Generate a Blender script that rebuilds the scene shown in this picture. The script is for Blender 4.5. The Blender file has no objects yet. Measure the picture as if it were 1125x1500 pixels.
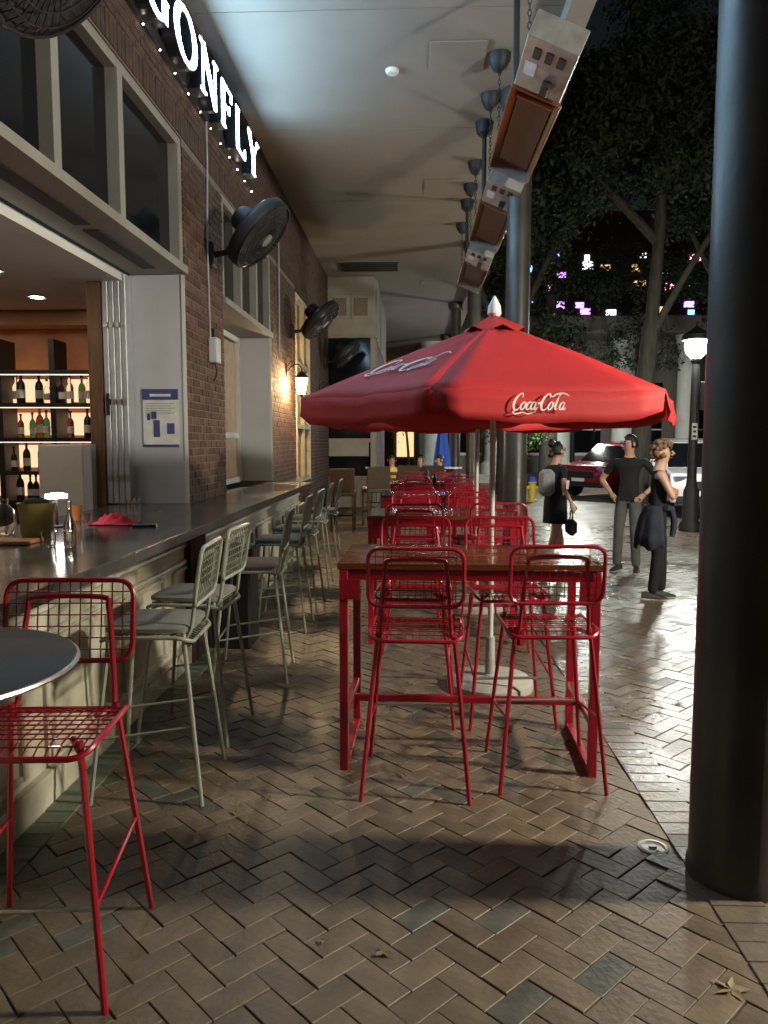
import bpy, bmesh, math, random
from mathutils import Vector, Matrix, Quaternion
R = math.radians
rnd = random.Random(7)
S = bpy.context.scene
COL = S.collection
# ------------------------------------------------------------ camera, sky, exposure
cam = bpy.data.cameras.new('camera'); camo = bpy.data.objects.new('camera', cam); COL.objects.link(camo)
S.camera = camo
cam.sensor_fit = 'VERTICAL'; cam.sensor_height = 36.0; cam.lens = 36.0 * 1130 / 1500
cam.clip_start = 0.05; cam.clip_end = 600
camo.location = (0, 0, 1.65); camo.rotation_euler = (R(90 - 5.158), 0, R(2.196))
W = bpy.data.worlds.new('World'); S.world = W; W.use_nodes = True
wn = W.node_tree.nodes; sky = wn.new('ShaderNodeTexSky'); sky.sky_type = 'NISHITA'; sky.sun_disc = False
sky.sun_elevation = R(4); sky.sun_rotation = R(120)
W.node_tree.links.new(sky.outputs[0], wn['Background'].inputs[0]); wn['Background'].inputs[1].default_value = 0.006
sl = bpy.data.lights.new('moonlight', 'SUN'); sl.energy = 0.01; sl.angle = R(0.5); sl.color = (1, .93, .85)
slo = bpy.data.objects.new('moonlight', sl); COL.objects.link(slo); slo.rotation_euler = (R(60), 0, R(-60))
S.view_settings.view_transform = 'Standard'; S.view_settings.look = 'None'; S.view_settings.exposure = 0.4
S.render.resolution_x = 768; S.render.resolution_y = 1024

# ------------------------------------------------------------ materials
MATS = {}
def mat(name, col, rough=.5, metal=0, var=.15, scale=8, bump=0, bscale=60, emit=None, estr=0, col2=None, spec=.5, trans=0, coat=0, rvar=.0, alpha=1, perobj=0, stretch=None):
    if name in MATS: return MATS[name]
    m = bpy.data.materials.new(name); m.use_nodes = True; nt = m.node_tree; N = nt.nodes; L = nt.links
    b = N['Principled BSDF']; b.inputs['Metallic'].default_value = metal; b.inputs['Roughness'].default_value = rough
    b.inputs['Specular IOR Level'].default_value = spec; b.inputs['Transmission Weight'].default_value = trans
    b.inputs['Coat Weight'].default_value = coat
    tc = N.new('ShaderNodeTexCoord'); src = tc.outputs['Object']
    if stretch:
        mp = N.new('ShaderNodeMapping'); mp.inputs['Scale'].default_value = stretch; L.new(src, mp.inputs[0]); src = mp.outputs[0]
    nz = N.new('ShaderNodeTexNoise'); nz.inputs['Scale'].default_value = scale; nz.inputs['Detail'].default_value = 6; L.new(src, nz.inputs['Vector'])
    rp = N.new('ShaderNodeValToRGB'); e = rp.color_ramp.elements; e[0].position = .3; e[1].position = .7
    c2 = col2 or tuple(max(0, c * (1 - var)) for c in col); c1 = col if col2 else tuple(min(1, c * (1 + var)) for c in col)
    e[0].color = (*c2, 1); e[1].color = (*c1, 1); L.new(nz.outputs['Fac'], rp.inputs[0]); out = rp.outputs[0]
    if perobj:
        oi = N.new('ShaderNodeObjectInfo'); mr = N.new('ShaderNodeMapRange'); mr.inputs['To Min'].default_value = 1 - perobj; mr.inputs['To Max'].default_value = 1 + perobj * .6
        L.new(oi.outputs['Random'], mr.inputs[0]); mx = N.new('ShaderNodeVectorMath'); mx.operation = 'SCALE'; L.new(out, mx.inputs[0]); L.new(mr.outputs[0], mx.inputs['Scale']); out = mx.outputs[0]
    L.new(out, b.inputs['Base Color'])
    if rvar:
        mr = N.new('ShaderNodeMapRange'); n2 = N.new('ShaderNodeTexNoise'); n2.inputs['Scale'].default_value = 1.3; n2.inputs['Detail'].default_value = 4; L.new(tc.outputs['Object'], n2.inputs['Vector'])
        mr.inputs['From Min'].default_value = .35; mr.inputs['From Max'].default_value = .65
        mr.inputs['To Min'].default_value = rough - rvar; mr.inputs['To Max'].default_value = rough + rvar; L.new(n2.outputs['Fac'], mr.inputs[0]); L.new(mr.outputs[0], b.inputs['Roughness'])
    if bump:
        n3 = N.new('ShaderNodeTexNoise'); n3.inputs['Scale'].default_value = bscale; n3.inputs['Detail'].default_value = 5; L.new(src, n3.inputs['Vector'])
        bp = N.new('ShaderNodeBump'); bp.inputs['Strength'].default_value = bump; bp.inputs['Distance'].default_value = .01; L.new(n3.outputs['Fac'], bp.inputs['Height']); L.new(bp.outputs[0], b.inputs['Normal'])
    if emit:
        b.inputs['Emission Color'].default_value = (*emit, 1); b.inputs['Emission Strength'].default_value = estr
    if alpha < 1: b.inputs['Alpha'].default_value = alpha
    MATS[name] = m; return m
M = dict(
 red=mat('red_enamel', (.33, .006, .02), .33, 0, .15, 12, .05, 90, coat=.3),
 sage=mat('sage_enamel', (.27, .28, .22), .42, 0, .1, 12, .04, 90),
 steel=mat('worn_steel', (.55, .53, .5), .35, .9, .15, 30),
 black=mat('black_paint', (.01, .01, .011), .58, 0, .3, 10, .05, 80),
 column=mat('column_paint', (.042, .038, .033), .42, 0, .3, 3, .12, 25, rvar=.1),
 blackplastic=mat('black_plastic', (.01, .01, .012), .35, 0, .3, 20),
 wood=mat('varnished_wood', (.2, .055, .02), .16, 0, .0, 6, .05, 40, col2=(.09, .03, .012), coat=.5, stretch=(1, 12, 12), perobj=.35),
 brownwood=mat('brown_wood', (.16, .085, .04), .55, 0, 0, 4, .1, 30, col2=(.07, .035, .018), stretch=(8, 8, 1)),
 shelfwood=mat('orange_wood', (.42, .2, .08), .5, 0, 0, 3, .05, 30, col2=(.25, .1, .04)),
 brick=mat('wall_brick', (.14, .066, .042), .88, 0, 0, 9, .6, 70, col2=(.06, .034, .026), perobj=.5),
 mortar=mat('mortar', (.16, .135, .11), .95, 0, .2, 20, .4, 80),
 paver=mat('paver_brick', (.165, .118, .077), .5, 0, 0, 9, .4, 40, col2=(.105, .078, .05), perobj=.25, rvar=.12),
 paverdark=mat('paver_brick_grey', (.105, .1, .076), .46, 0, 0, 9, .4, 40, col2=(.055, .056, .047), perobj=.25, rvar=.12),
 paverwet=mat('wet_paver_brick', (.165, .125, .088), .3, 0, 0, 9, .45, 40, col2=(.1, .08, .062), rvar=.12),
 joint=mat('joint_sand', (.07, .058, .042), .8, 0, .3, 30, .4, 100),
 green=mat('green_brick', (.13, .15, .11), .6, 0, .2, 9, .4, 60, perobj=.2),
 trim=mat('beige_trim', (.25, .235, .2), .5, 0, .12, 3, .08, 30),
 white=mat('white_paint', (.66, .66, .62), .5, 0, .08, 3, .05, 30),
 cream=mat('cream_paint', (.55, .52, .4), .5, 0, .0, 5, .15, 25, col2=(.36, .33, .24), rvar=.1),
 panel=mat('grey_white_panel', (.5, .52, .56), .45, 0, .05, 2),
 alu=mat('aluminium', (.45, .47, .5), .5, .4, .1, 10),
 stone=mat('counter_stone', (.06, .058, .056), .2, 0, .3, 6, .05, 40, rvar=.08),
 glassdark=mat('dark_glass', (.006, .007, .01), .08, 0, .2, 2, spec=.18),
 ceiling=mat('soffit_plaster', (.25, .22, .185), .85, 0, .05, 1.5, .1, 40),
 umb=mat('umbrella_fabric', (.5, .016, .018), .7, 0, .12, 2.5, .25, 260),
 white_print=mat('white_print', (.85, .82, .8), .6, 0, .03),
 polewhite=mat('white_pole', (.62, .62, .58), .35, .2, .1, 10),
 concrete=mat('concrete', (.36, .35, .32), .8, 0, .2, 8, .3, 60),
 cushion=mat('grey_cushion', (.16, .155, .13), .85, 0, .15, 10, .3, 150),
 cushionb=mat('brown_cushion', (.17, .11, .08), .8, 0, .15, 10, .3, 150),
 skin=mat('skin', (.55, .32, .22), .5, 0, .08, 8), skin2=mat('skin_warm', (.5, .27, .17), .5, 0, .08, 8),
 hair=mat('brown_hair', (.035, .02, .012), .5, 0, .4, 40, .6, 120), hairb=mat('dark_hair', (.01, .008, .008), .45, 0, .4, 40, .6, 120), hairc=mat('curly_hair', (.2, .11, .05), .55, 0, .4, 40, .8, 90),
 clothblack=mat('black_cloth', (.007, .007, .008), .85, 0, .3, 10, .4, 150), clothnavy=mat('navy_cloth', (.02, .026, .045), .85, 0, .3, 10, .5, 60),
 trousers=mat('grey_trousers', (.085, .085, .08), .85, 0, .2, 10, .4, 90), greycloth=mat('grey_cloth', (.3, .3, .3), .9, 0, .2, 10, .4, 90),
 shoe=mat('shoe_dark', (.03, .03, .03), .6), shoesole=mat('shoe_sole', (.6, .55, .4), .6),
 bark=mat('bark', (.055, .05, .037), .9, 0, 0, 5, .9, 14, col2=(.022, .02, .016), stretch=(3, 3, .6)),
 leaf=mat('leaf', (.026, .04, .016), .7, 0, .45, 1.2, col2=(.012, .02, .009)),
 leafg=mat('bright_leaf', (.08, .15, .03), .6, 0, .4, 2),
 carred=mat('car_red', (.28, .01, .03), .22, .3, .05, 3, coat=.8), carwhite=mat('car_white', (.7, .7, .7), .25, 0, .03, coat=.6),
 tyre=mat('tyre', (.012, .012, .012), .8), rim=mat('wheel_rim', (.4, .4, .42), .3, .8),
 lampglobe=mat('lamp_globe', (1, 1, .95), .3, emit=(1, .93, .76), estr=1000), lampglobe_far=mat('lamp_globe_far', (1, 1, .95), .3, emit=(.95, 1, .92), estr=400),
 lantern=mat('lantern_glow', (1, .8, .5), .3, emit=(1, .66, .32), estr=420),
 signface=mat('sign_face', (.9, .95, 1), .3, emit=(.42, .72, 1), estr=60),
 ledwhite=mat('led_white', (1, 1, 1), .3, emit=(1, .95, .88), estr=30),
 down=mat('downlight', (1, .9, .75), .3, emit=(1, .84, .66), estr=110),
 shelfled=mat('shelf_led', (1, .9, .8), .3, emit=(1, .85, .68), estr=.9),
 glass=mat('clear_glass', (.95, .97, .96), .03, trans=1, var=0), greenglass=mat('green_glass', (.08, .22, .08), .05, trans=.7, var=.1), amber=mat('amber_glass', (.3, .1, .02), .05, trans=.5, var=.1),
 olive=mat('olive_ceramic', (.36, .31, .1), .4, 0, .1, 8), napkin=mat('red_napkin', (.42, .01, .035), .85, 0, .2, 9, .4, 120),
 orange=mat('orange_cup', (.6, .2, .06), .5), label=mat('bottle_label', (.75, .72, .65), .6),
 copper=mat('copper_reflector', (.5, .24, .11), .28, .9, .15, 6), heatface=mat('heater_screen', (.09, .05, .035), .6, .3, .2, 60), heatmetal=mat('heater_metal', (.4, .39, .36), .4, .7, .2, 9),
 posterblue=mat('poster_blue', (.06, .07, .22), .5), paper=mat('paper', (.68, .68, .66), .7), greyprint=mat('grey_print', (.4, .4, .42), .7),
 facade=mat('pale_facade', (.17, .155, .135), .8, 0, .1, 1, .2, 10), roadm=mat('asphalt', (.05, .05, .052), .5, 0, .3, 20, .4, 80, rvar=.1),
 purple=mat('purple_light', (.4, .2, .7), .5, emit=(.5, .22, 1), estr=3.2), orangewin=mat('amber_window', (1, .7, .4), .5, emit=(1, .62, .3), estr=1.0), bluewin=mat('blue_window', (.3, .5, 1), .5, emit=(.15, .4, 1), estr=3.2), whitewin=mat('white_window', (1, 1, 1), .5, emit=(.9, 1, 1), estr=2.5), pinkwin=mat('pink_window', (1, .5, .6), .5, emit=(1, .35, .5), estr=3.2),
 bluecloth=mat('blue_fabric', (.04, .12, .6), .8, 0, .1, 5, .3, 90), wicker=mat('brown_wicker', (.05, .033, .022), .7, 0, .25, 40, .6, 120), yellow=mat('yellow_plastic', (.7, .5, .05), .5), bag=mat('bin_bag', (.012, .012, .014), .25, 0, .2, 20, .8, 25))

# ------------------------------------------------------------ mesh builder
class MB:
    def __init__(s): s.v = []; s.f = []; s.m = []; s.cm = 0
    def add(s, vs, fs):
        o = len(s.v); s.v += [tuple(v) for v in vs]; s.f += [tuple(i + o for i in f) for f in fs]; s.m += [s.cm] * len(fs)
    def box(s, c, d, rot=None, bev=0):
        x, y, z = d[0] / 2, d[1] / 2, d[2] / 2
        if bev:
            bm = bmesh.new(); bmesh.ops.create_cube(bm, size=1); bmesh.ops.scale(bm, vec=d, verts=bm.verts)
            bmesh.ops.bevel(bm, geom=bm.edges[:], offset=bev, segments=1, affect='EDGES'); bm.verts.index_update()
            vs = [v.co.copy() for v in bm.verts]; fs = [[v.index for v in f.verts] for f in bm.faces]; bm.free()
        else:
            vs = [Vector((a * x, b * y, e * z)) for a in (-1, 1) for b in (-1, 1) for e in (-1, 1)]
            fs = [(0, 1, 3, 2), (4, 6, 7, 5), (0, 4, 5, 1), (2, 3, 7, 6), (0, 2, 6, 4), (1, 5, 7, 3)]
        if rot is not None:
            vs = [rot @ Vector(v) for v in vs]
        s.add([Vector(v) + Vector(c) for v in vs], fs); return s
    def span(s, a, b, bev=0):
        return s.box([(a[i] + b[i]) / 2 for i in range(3)], [abs(b[i] - a[i]) for i in range(3)], None, bev)
    def tube(s, pts, r, n=8, closed=False, cap=True):
        P = [Vector(p) for p in pts]; k = len(P); rr = r if isinstance(r, (list, tuple)) else [r] * k
        T = []
        for i in range(k):
            a = P[(i - 1) % k] if (closed or i > 0) else P[i]; b = P[(i + 1) % k] if (closed or i < k - 1) else P[i]
            T.append((b - a).normalized())
        u = T[0].orthogonal().normalized(); vs = []
        for i in range(k):
            u = (u - T[i] * u.dot(T[i])).normalized(); w = T[i].cross(u)
            vs += [P[i] + (u * math.cos(2 * math.pi * j / n) + w * math.sin(2 * math.pi * j / n)) * rr[i] for j in range(n)]
        fs = [(i % k * n + j, i % k * n + (j + 1) % n, (i + 1) % k * n + (j + 1) % n, (i + 1) % k * n + j) for i in range(k if closed else k - 1) for j in range(n)]
        if cap and not closed: fs += [tuple(range(n))[::-1], tuple((k - 1) * n + j for j in range(n))]
        s.add(vs, fs); return s
    def lathe(s, prof, n=20, c=(0, 0, 0), rot=None):
        vs = []; k = len(prof)
        for (r, z) in prof:
            for j in range(n):
                v = Vector((r * math.cos(2 * math.pi * j / n), r * math.sin(2 * math.pi * j / n), z))
                if rot is not None: v = rot @ v
                vs.append(v + Vector(c))
        fs = [(i * n + j, i * n + (j + 1) % n, (i + 1) * n + (j + 1) % n, (i + 1) * n + j) for i in range(k - 1) for j in range(n)]
        fs += [tuple(range(n))[::-1], tuple((k - 1) * n + j for j in range(n))]
        s.add(vs, fs); return s
    def ball(s, c, r, n=10, sc=(1, 1, 1)):
        pr = [(math.sin(math.pi * i / n) * r + 1e-5, -math.cos(math.pi * i / n) * r) for i in range(n + 1)]
        o = len(s.v); s.lathe(pr, n * 2, (0, 0, 0)); s.v[o:] = [(v[0] * sc[0] + c[0], v[1] * sc[1] + c[1], v[2] * sc[2] + c[2]) for v in s.v[o:]]; return s
    def build(s, name, m, parent=None, smooth=False, loc=None):
        me = bpy.data.meshes.new(name); me.from_pydata(s.v, [], s.f); me.update()
        for mm in (m if isinstance(m, list) else [m]): me.materials.append(M[mm] if isinstance(mm, str) else mm)
        if isinstance(m, list): me.polygons.foreach_set('material_index', s.m)
        bm = bmesh.new(); bm.from_mesh(me); bmesh.ops.recalc_face_normals(bm, faces=bm.faces); bm.to_mesh(me); bm.free()
        if smooth:
            me.polygons.foreach_set('use_smooth', [True] * len(me.polygons))
            if smooth != 'all': me.set_sharp_from_angle(angle=R(40))
        o = bpy.data.objects.new(name, me); COL.objects.link(o)
        if parent: o.parent = parent
        if loc: o.location = loc
        return o
def tag(o, label, cat, group=None):
    o['label'] = label; o['category'] = cat
    if group: o['group'] = group
    return o
def thing(name, label, cat, loc=(0, 0, 0), rz=0, group=None):
    o = bpy.data.objects.new(name, None); COL.objects.link(o); o.location = loc; o.rotation_euler = (0, 0, R(rz)); o.empty_display_size = .1
    return tag(o, label, cat, group)
def struct(o): o['kind'] = 'structure'; return o
def stuff(o): o['kind'] = 'stuff'; return o
def dup(root, loc, rz, label=None, mats=None):
    r = root.copy(); COL.objects.link(r); r.location = loc; r.rotation_euler = (0, 0, R(rz))
    if label: r['label'] = label
    def rec(src, par):
        for ch in [o for o in src.children]:
            c = ch.copy(); COL.objects.link(c); c.parent = par; rec(ch, c)
    rec(root, r); return r
def cr(pts, n=6, closed=False):
    P = [Vector(p) for p in pts]; k = len(P); out = []
    for i in range(k if closed else k - 1):
        g = lambda j: P[j % k] if closed else P[max(0, min(k - 1, j))]
        a, b, c, d = g(i - 1), g(i), g(i + 1), g(i + 2)
        for q in range(n):
            t = q / n; out.append(.5 * ((2 * b) + (c - a) * t + (2 * a - 5 * b + 4 * c - d) * t * t + (3 * b - a - 3 * c + d) * t ** 3))
    if not closed: out.append(P[-1])
    return out
def rrect(w, h, r, n=4):
    out = []
    for (cx, cy, a0) in ((w / 2 - r, h / 2 - r, 0), (-w / 2 + r, h / 2 - r, 90), (-w / 2 + r, -h / 2 + r, 180), (w / 2 - r, -h / 2 + r, 270)):
        for i in range(n + 1):
            a = R(a0 + 90 * i / n); out.append((cx + r * math.cos(a), cy + r * math.sin(a)))
    return out

# ------------------------------------------------------------ ground
WX = -2.14; CZ = 5.74
g = MB(); g.add([(-60, -20, -.007), (60, -20, -.007), (60, 160, -.007), (-60, 160, -.007)], [(0, 1, 2, 3)])
struct(g.build('ground', 'joint'))
road = MB(); road.add([(7.6, 19, -.001), (60, 19, -.001), (60, 30, -.001), (7.6, 30, -.001)], [(0, 1, 2, 3)]); struct(road.build('road', 'roadm'))
def herring(x0, x1, y0, y1, ang=45):
    """centres and angles of 0.2 x 0.1 pavers in herringbone, rotated"""
    out = []; c, s_ = math.cos(R(ang)), math.sin(R(ang)); n = 150; u = .1
    for i in range(-n, n):
        for j in range(-n, n):
            # herringbone: horizontal brick occupies cells (a,b),(a+1,b) with (a-b)%4==0, vertical (a,b),(a,b+1) with (a-b)%4==2 -> tiles plane
            k = (i - j) % 4
            if k == 0: cx, cy, d = (i + 1) * u, (j + .5) * u, 0
            elif k == 2: cx, cy, d = (i + .5) * u, (j + 0) * u, 90
            else: continue
            X = c * cx - s_ * cy; Y = s_ * cx + c * cy + 6
            if x0 - .07 < X < x1 + .07 and y0 < Y < y1: out.append((X, Y, ang + d))
    return out
pavement = bpy.data.objects.new('pavement', None); COL.objects.link(pavement); struct(pavement)
pm = MB(); pm.box((0, 0, -.02), (.1965, .0965, .05), None, .002); pmo = pm.build('brick', 'paver', pavement)
PM = pmo.data; pmo2 = MB().box((0, 0, -.02), (.1965, .0965, .05), None, .002).build('brick', 'paverdark', pavement); PMD = pmo2.data
first = {0: pmo, 1: pmo2}
def place_brick(k, X, Y, z, a, par):
    if first.get(k): o = first.pop(k)
    else: o = bpy.data.objects.new('brick', PMD if k else PM); COL.objects.link(o); o.parent = par
    o.location = (X, Y, z); o.rotation_euler = (R(rnd.uniform(-.5, .5)), R(rnd.uniform(-.5, .5)), R(a + rnd.uniform(-.6, .6))); return o
L1 = herring(-1.5, 1.06, 1.0, 15.5)
L1.sort(key=lambda t: (t[0] * .9) ** 2 + (t[1] - 1.6) ** 2 if t[1] > 1.75 else 99)
rest = MB(); 
def rest_brick(mb, X, Y, a, z, d=(.1955, .0955, .05)):
    mb.cm = 1 if rnd.random() < .1 else 0
    mb.box((X, Y, z - .02), d, Matrix.Rotation(R(a + rnd.uniform(-.6, .6)), 3, 'Z') @ Matrix.Rotation(R(rnd.uniform(-.5, .5)), 3, 'X'), .002)
for q, (X, Y, a) in enumerate(L1):
    z = rnd.uniform(-.003, .003)
    if q < 285: place_brick(1 if rnd.random() < .1 else 0, X, Y, z, a, pavement)
    else: rest_brick(rest, X, Y, a, z)
stuff(rest.build('brick_field', ['paver', 'paverdark'], pavement))
wet = MB()
for (X, Y, a) in herring(1.26, 7.5, 1.0, 15.5): rest_brick(wet, X, Y, a, rnd.uniform(-.003, .003))
y = 1.0
while y < 20:
    for xx in (1.11, 1.21):
        pass
    rest_brick(wet, 1.16, y, 0, .0065, (.19, .0955, .05)); y += .1
stuff(wet.build('wet_brick_field', ['paverwet', 'paverdark'], pavement))
gs = MB(); far = MB(); far.add([(-1.6, 15.4, -.004), (16, 15.4, -.004), (16, 60, -.004), (-1.6, 60, -.004)], [(0, 1, 2, 3)]); struct(far.build('plaza', mat('plaza_paving', (.2, .15, .11), .5, 0, 0, 9, .5, 30, col2=(.1, .08, .06), rvar=.12)))
y = 1.2; k = 0
while y < 12:
    o = MB().box((0, 0, -.02), (.19, .0955, .05), None, .004).build('brick', 'green', pavement) if k == 0 else bpy.data.objects.new('brick', GB)
    if k == 0: GB = o.data
    else: COL.objects.link(o); o.parent = pavement
    o.location = (-1.6, y, .006 + rnd.uniform(-.001, .002)); o.rotation_euler = (0, 0, R(rnd.uniform(-1, 1))); y += .1; k += 1
# utility covers and leaf litter
for (X, Y, r_, lab) in ((.98, 3.05, .06, 'small round metal cover set in the brick paving'), (1.2, 2.5, .055, 'small round metal cover at the foot of the big dark column')):
    c = MB(); c.lathe([(r_, -.03), (r_, .004), (r_ * .8, .006), (r_ * .75, .001), (r_ * .3, .001)], 18); c.box((0, 0, .004), (r_ * .5, .012, .006)); tag(c.build('ground_cover', 'heatmetal', smooth=True, loc=(X, Y, .004)), lab, 'cover')
for i in range(26):
    X, Y = (rnd.uniform(-1.2, 1.0), rnd.uniform(1.9, 6)) if i % 3 else (rnd.uniform(1.3, 3.2), rnd.uniform(4, 9))
    l = MB(); a = rnd.uniform(0, 6.3); s_ = rnd.uniform(.012, .03)
    pts = [(s_ * math.cos(t) * (1 + .5 * math.cos(3 * t)), s_ * math.sin(t) * (1 + .5 * math.cos(3 * t)), .004 + .006 * abs(math.cos(t * 2))) for t in [k_ * .524 for k_ in range(12)]]
    l.add(pts + [(0, 0, .004)], [(k_, (k_ + 1) % 12, 12) for k_ in range(12)])
    tag(l.build('fallen_leaf', mat('dry_leaf', (.16, .115, .06), .7, 0, .3, 30), loc=(X, Y, .007)), 'small dry fallen leaf lying on the brick paving', 'leaf', 'fallen leaves on the paving').rotation_euler = (0, 0, a)
big = MB()
for a in (0, 65, 130, 200, 290): big.add([(0, 0, .006), (.02 * math.cos(R(a + 40)), .02 * math.sin(R(a + 40)), .012), (.06 * math.cos(R(a)), .06 * math.sin(R(a)), .008), (.02 * math.cos(R(a - 40)), .02 * math.sin(R(a - 40)), .004)], [(0, 1, 2, 3)])
tag(big.build('fallen_leaf', mat('tan_leaf', (.24, .18, .09), .7), loc=(.96, 2.22, .006)), 'large tan star shaped leaf lying near the big dark column', 'leaf')

# ------------------------------------------------------------ soffit and right hand columns
c = MB(); c.span((-2.7, -3, CZ), (1.5, 40, CZ + .2)); soff = struct(c.build('ceiling', 'ceiling'))
MB().span((1.4, -3, CZ - .16), (1.62, 40, CZ - .004)).build('edge_beam', 'ceiling', soff)
for yy in (2, 4.6, 7.7, 10.5, 13.5, 16.5): MB().span((-2.1, yy, CZ - .006), (1.38, yy + .012, CZ - .002)).build('seam', 'ceiling', soff)
for yy in (6.6, 8.3, 12.5, 20): MB().span((.15, yy, CZ - .014), (.75, yy + .62, CZ - .002), .004).build('access_panel', 'ceiling', soff)
v = MB(); v.span((-1.75, 18, CZ - .02), (-.35, 18.9, CZ - .004)); vent = tag(v.build('ceiling_vent', 'blackplastic'), 'long dark slatted vent set in the arcade ceiling', 'vent')
for k in range(4): MB().span((-1.7, 18.12 + k * .2, CZ - .04), (-.4, 18.17 + k * .2, CZ - .022)).build('slat', 'black', vent)
d = MB(); d.lathe([(.02, -.05), (.06, -.045), (.075, -.02), (.075, -.001)], 20); tag(d.build('smoke_detector', 'white', smooth=True, loc=(-.25, 8.9, CZ)), 'round white smoke detector on the arcade ceiling', 'detector')
for i, yy in enumerate((2.86, 9.5, 16.3, 23.2, 30)):
    t = thing('column', ['massive round dark column rising close by from the paving edge', 'round dark column beyond the first red umbrella', 'round dark column standing by the far dining tables', 'round dark column beside the closed blue umbrella', 'farthest round dark column of the arcade'][i], 'column', (1.24, yy, 0), 0, 'arcade columns')
    rc = 1 if i == 0 else .8; MB().lathe([(.185 * rc, 0.0), (.185 * rc, .05), (.178 * rc, .07), (.178 * rc, CZ - .14)], 40).build('shaft', 'column', t, True)
    MB().lathe([(.21, CZ - .2), (.24, CZ - .12), (.24, CZ - .006)], 30).build('capital', 'column', t, True)

# ------------------------------------------------------------ building wall at X = WX
def brickfield(par, y0, y1, z0, z1, nobj, holes=(), soldier=False):
    mo = MB(); cells = []
    z = z0; row = 0
    while z < z1 - .05:
        y = y0 - (.105 if row % 2 else 0)
        while y < y1 - .02:
            a, b = max(y, y0), min(y + .2, y1)
            if b - a > .04 and not any(a < h[1] and b > h[0] and z < h[3] and z + .065 > h[2] for h in holes): cells.append((a, b, z))
            y += .21
        z += .075; row += 1
    cells.sort(key=lambda t: -t[2] if False else abs(t[2] - 2.2))
    me = {}
    for q, (a, b, z) in enumerate(cells):
        L = round(b - a, 2)
        if q < nobj:
            if L not in me: o = MB().box((0, 0, 0), (.06, L, .065), None, .004).build('brick', 'brick', par); me[L] = o.data
            else: o = bpy.data.objects.new('brick', me[L]); COL.objects.link(o); o.parent = par
            o.location = (WX - .03 + rnd.uniform(-.003, .003), (a + b) / 2, z + .0325)
        else: mo.box((WX - .03 + rnd.uniform(-.003, .003), (a + b) / 2, z + .0325), (.06, L, .065), None, .004)
    if mo.v: stuff(mo.build('brickwork', 'brick', par))
def pier(y0, y1, lab, n):
    t = thing('brick_pier', lab, 'brick pier', (0, 0, 0))
    MB().span((WX - .5, y0 + .003, 0), (WX - .008, y1 - .003, 4.43)).build('mortar', 'mortar', t); brickfield(t, y0, y1, 1.0 if y0 < 12 else 0, 4.42, n); return t
p1 = pier(7.3, 8.76, 'brown brick pier between the bar opening and the recessed window', 295)
p2 = pier(11.7, 14.06, 'brown brick pier carrying the glowing wall lantern', 295)
p3 = pier(15.9, 19.5, 'brown brick wall stretch next to the white panelled bay', 120)
t = thing('upper_wall', 'brown brick band above the windows carrying the lit sign', 'brick wall')
MB().span((WX - .5, -1, 4.43), (WX - .008, 19.5, CZ - .002)).build('mortar', 'mortar', t)
sm = MB(); y = -1
while y < 19.5: sm.box((WX - .03 + rnd.uniform(-.003, .003), y + .035, 4.55), (.066, .065, .21), None, .004); y += .075
stuff(sm.build('soldier_course', 'brick', t)); brickfield(t, -1, 19.5, 4.67, CZ - .02, 0)
def opening(y0, y1, lab, muls, par_lab):
    t = thing('transom_window', lab, 'window')
    z0, z1 = 3.21, 4.43; D = WX - .5
    MB().span((D, y0, z0), (WX + .03, y1, z0 + .07)).build('sill_beam', 'trim', t)
    MB().span((D, y0, z1 - .08), (WX - .02, y1, z1 - .003)).build('head_frame', 'trim', t)
    for a in muls: MB().span((WX - .16, a - .05, z0 + .072), (WX - .01, a + .05, z1 - .082)).build('mullion', 'trim', t)
    ms = sorted(muls)
    for a, b in zip(ms[:-1], ms[1:]): MB().span((WX - .12, a + .052, z0 + .073), (WX - .1, b - .052, z1 - .083)).build('pane', 'glassdark', t)
    return t
tr = opening(-1.0, 7.3, 'row of dark transom panes in pale frames above the open bar', (-.95, .3, 1.4, 2.5, 3.6, 4.75, 5.8, 7.23), '')
for (a, b) in ((2.6, 4.0), (4.15, 5.6), (5.75, 7.0)):
    MB().span((WX - .3, a, 3.2), (WX - .18, b, 3.207)).build('track_slot', 'black', tr)
tr2 = opening(8.76, 11.7, 'dark transom panes above the recessed window past the first pier', (8.82, 9.75, 10.7, 11.64), '')
# reveals (white panels facing the camera)
def reveal(y, lab, z0=1.07):
    t = thing('window_reveal', lab, 'wall panel'); MB().span((WX - .52, y - .03, z0), (WX - .008, y - .003, 3.205)).build('panel', 'panel', t); MB().span((WX - .03, y - .04, z0), (WX + .004, y - .031, 3.2)).build('corner_trim', 'white', t); return t
reveal(7.3, 'pale grey panel with the blue notice beside the folding doors'); reveal(11.7, 'plain pale panel closing the recessed window by the lantern')
# recessed window in second opening
t = thing('recessed_window', 'tall lit window in pale frame recessed behind the counter', 'window')
for a in (8.8, 10.2, 11.6): MB().span((WX - .56, a - .05, 1.08), (WX - .46, a + .05, 3.2)).build('mullion', 'white', t)
for z in (1.1, 1.75, 3.16): MB().span((WX - .55, 8.8, z - .04), (WX - .47, 11.6, z + .04)).build('rail', 'white', t)
for a in (8.85, 10.25): MB().span((WX - .525, a, 1.15), (WX - .515, a + 1.3, 3.1)).build('pane', mat('lit_pane', (.3, .22, .14), .1, emit=(1, .66, .36), estr=.05), t)
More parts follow.
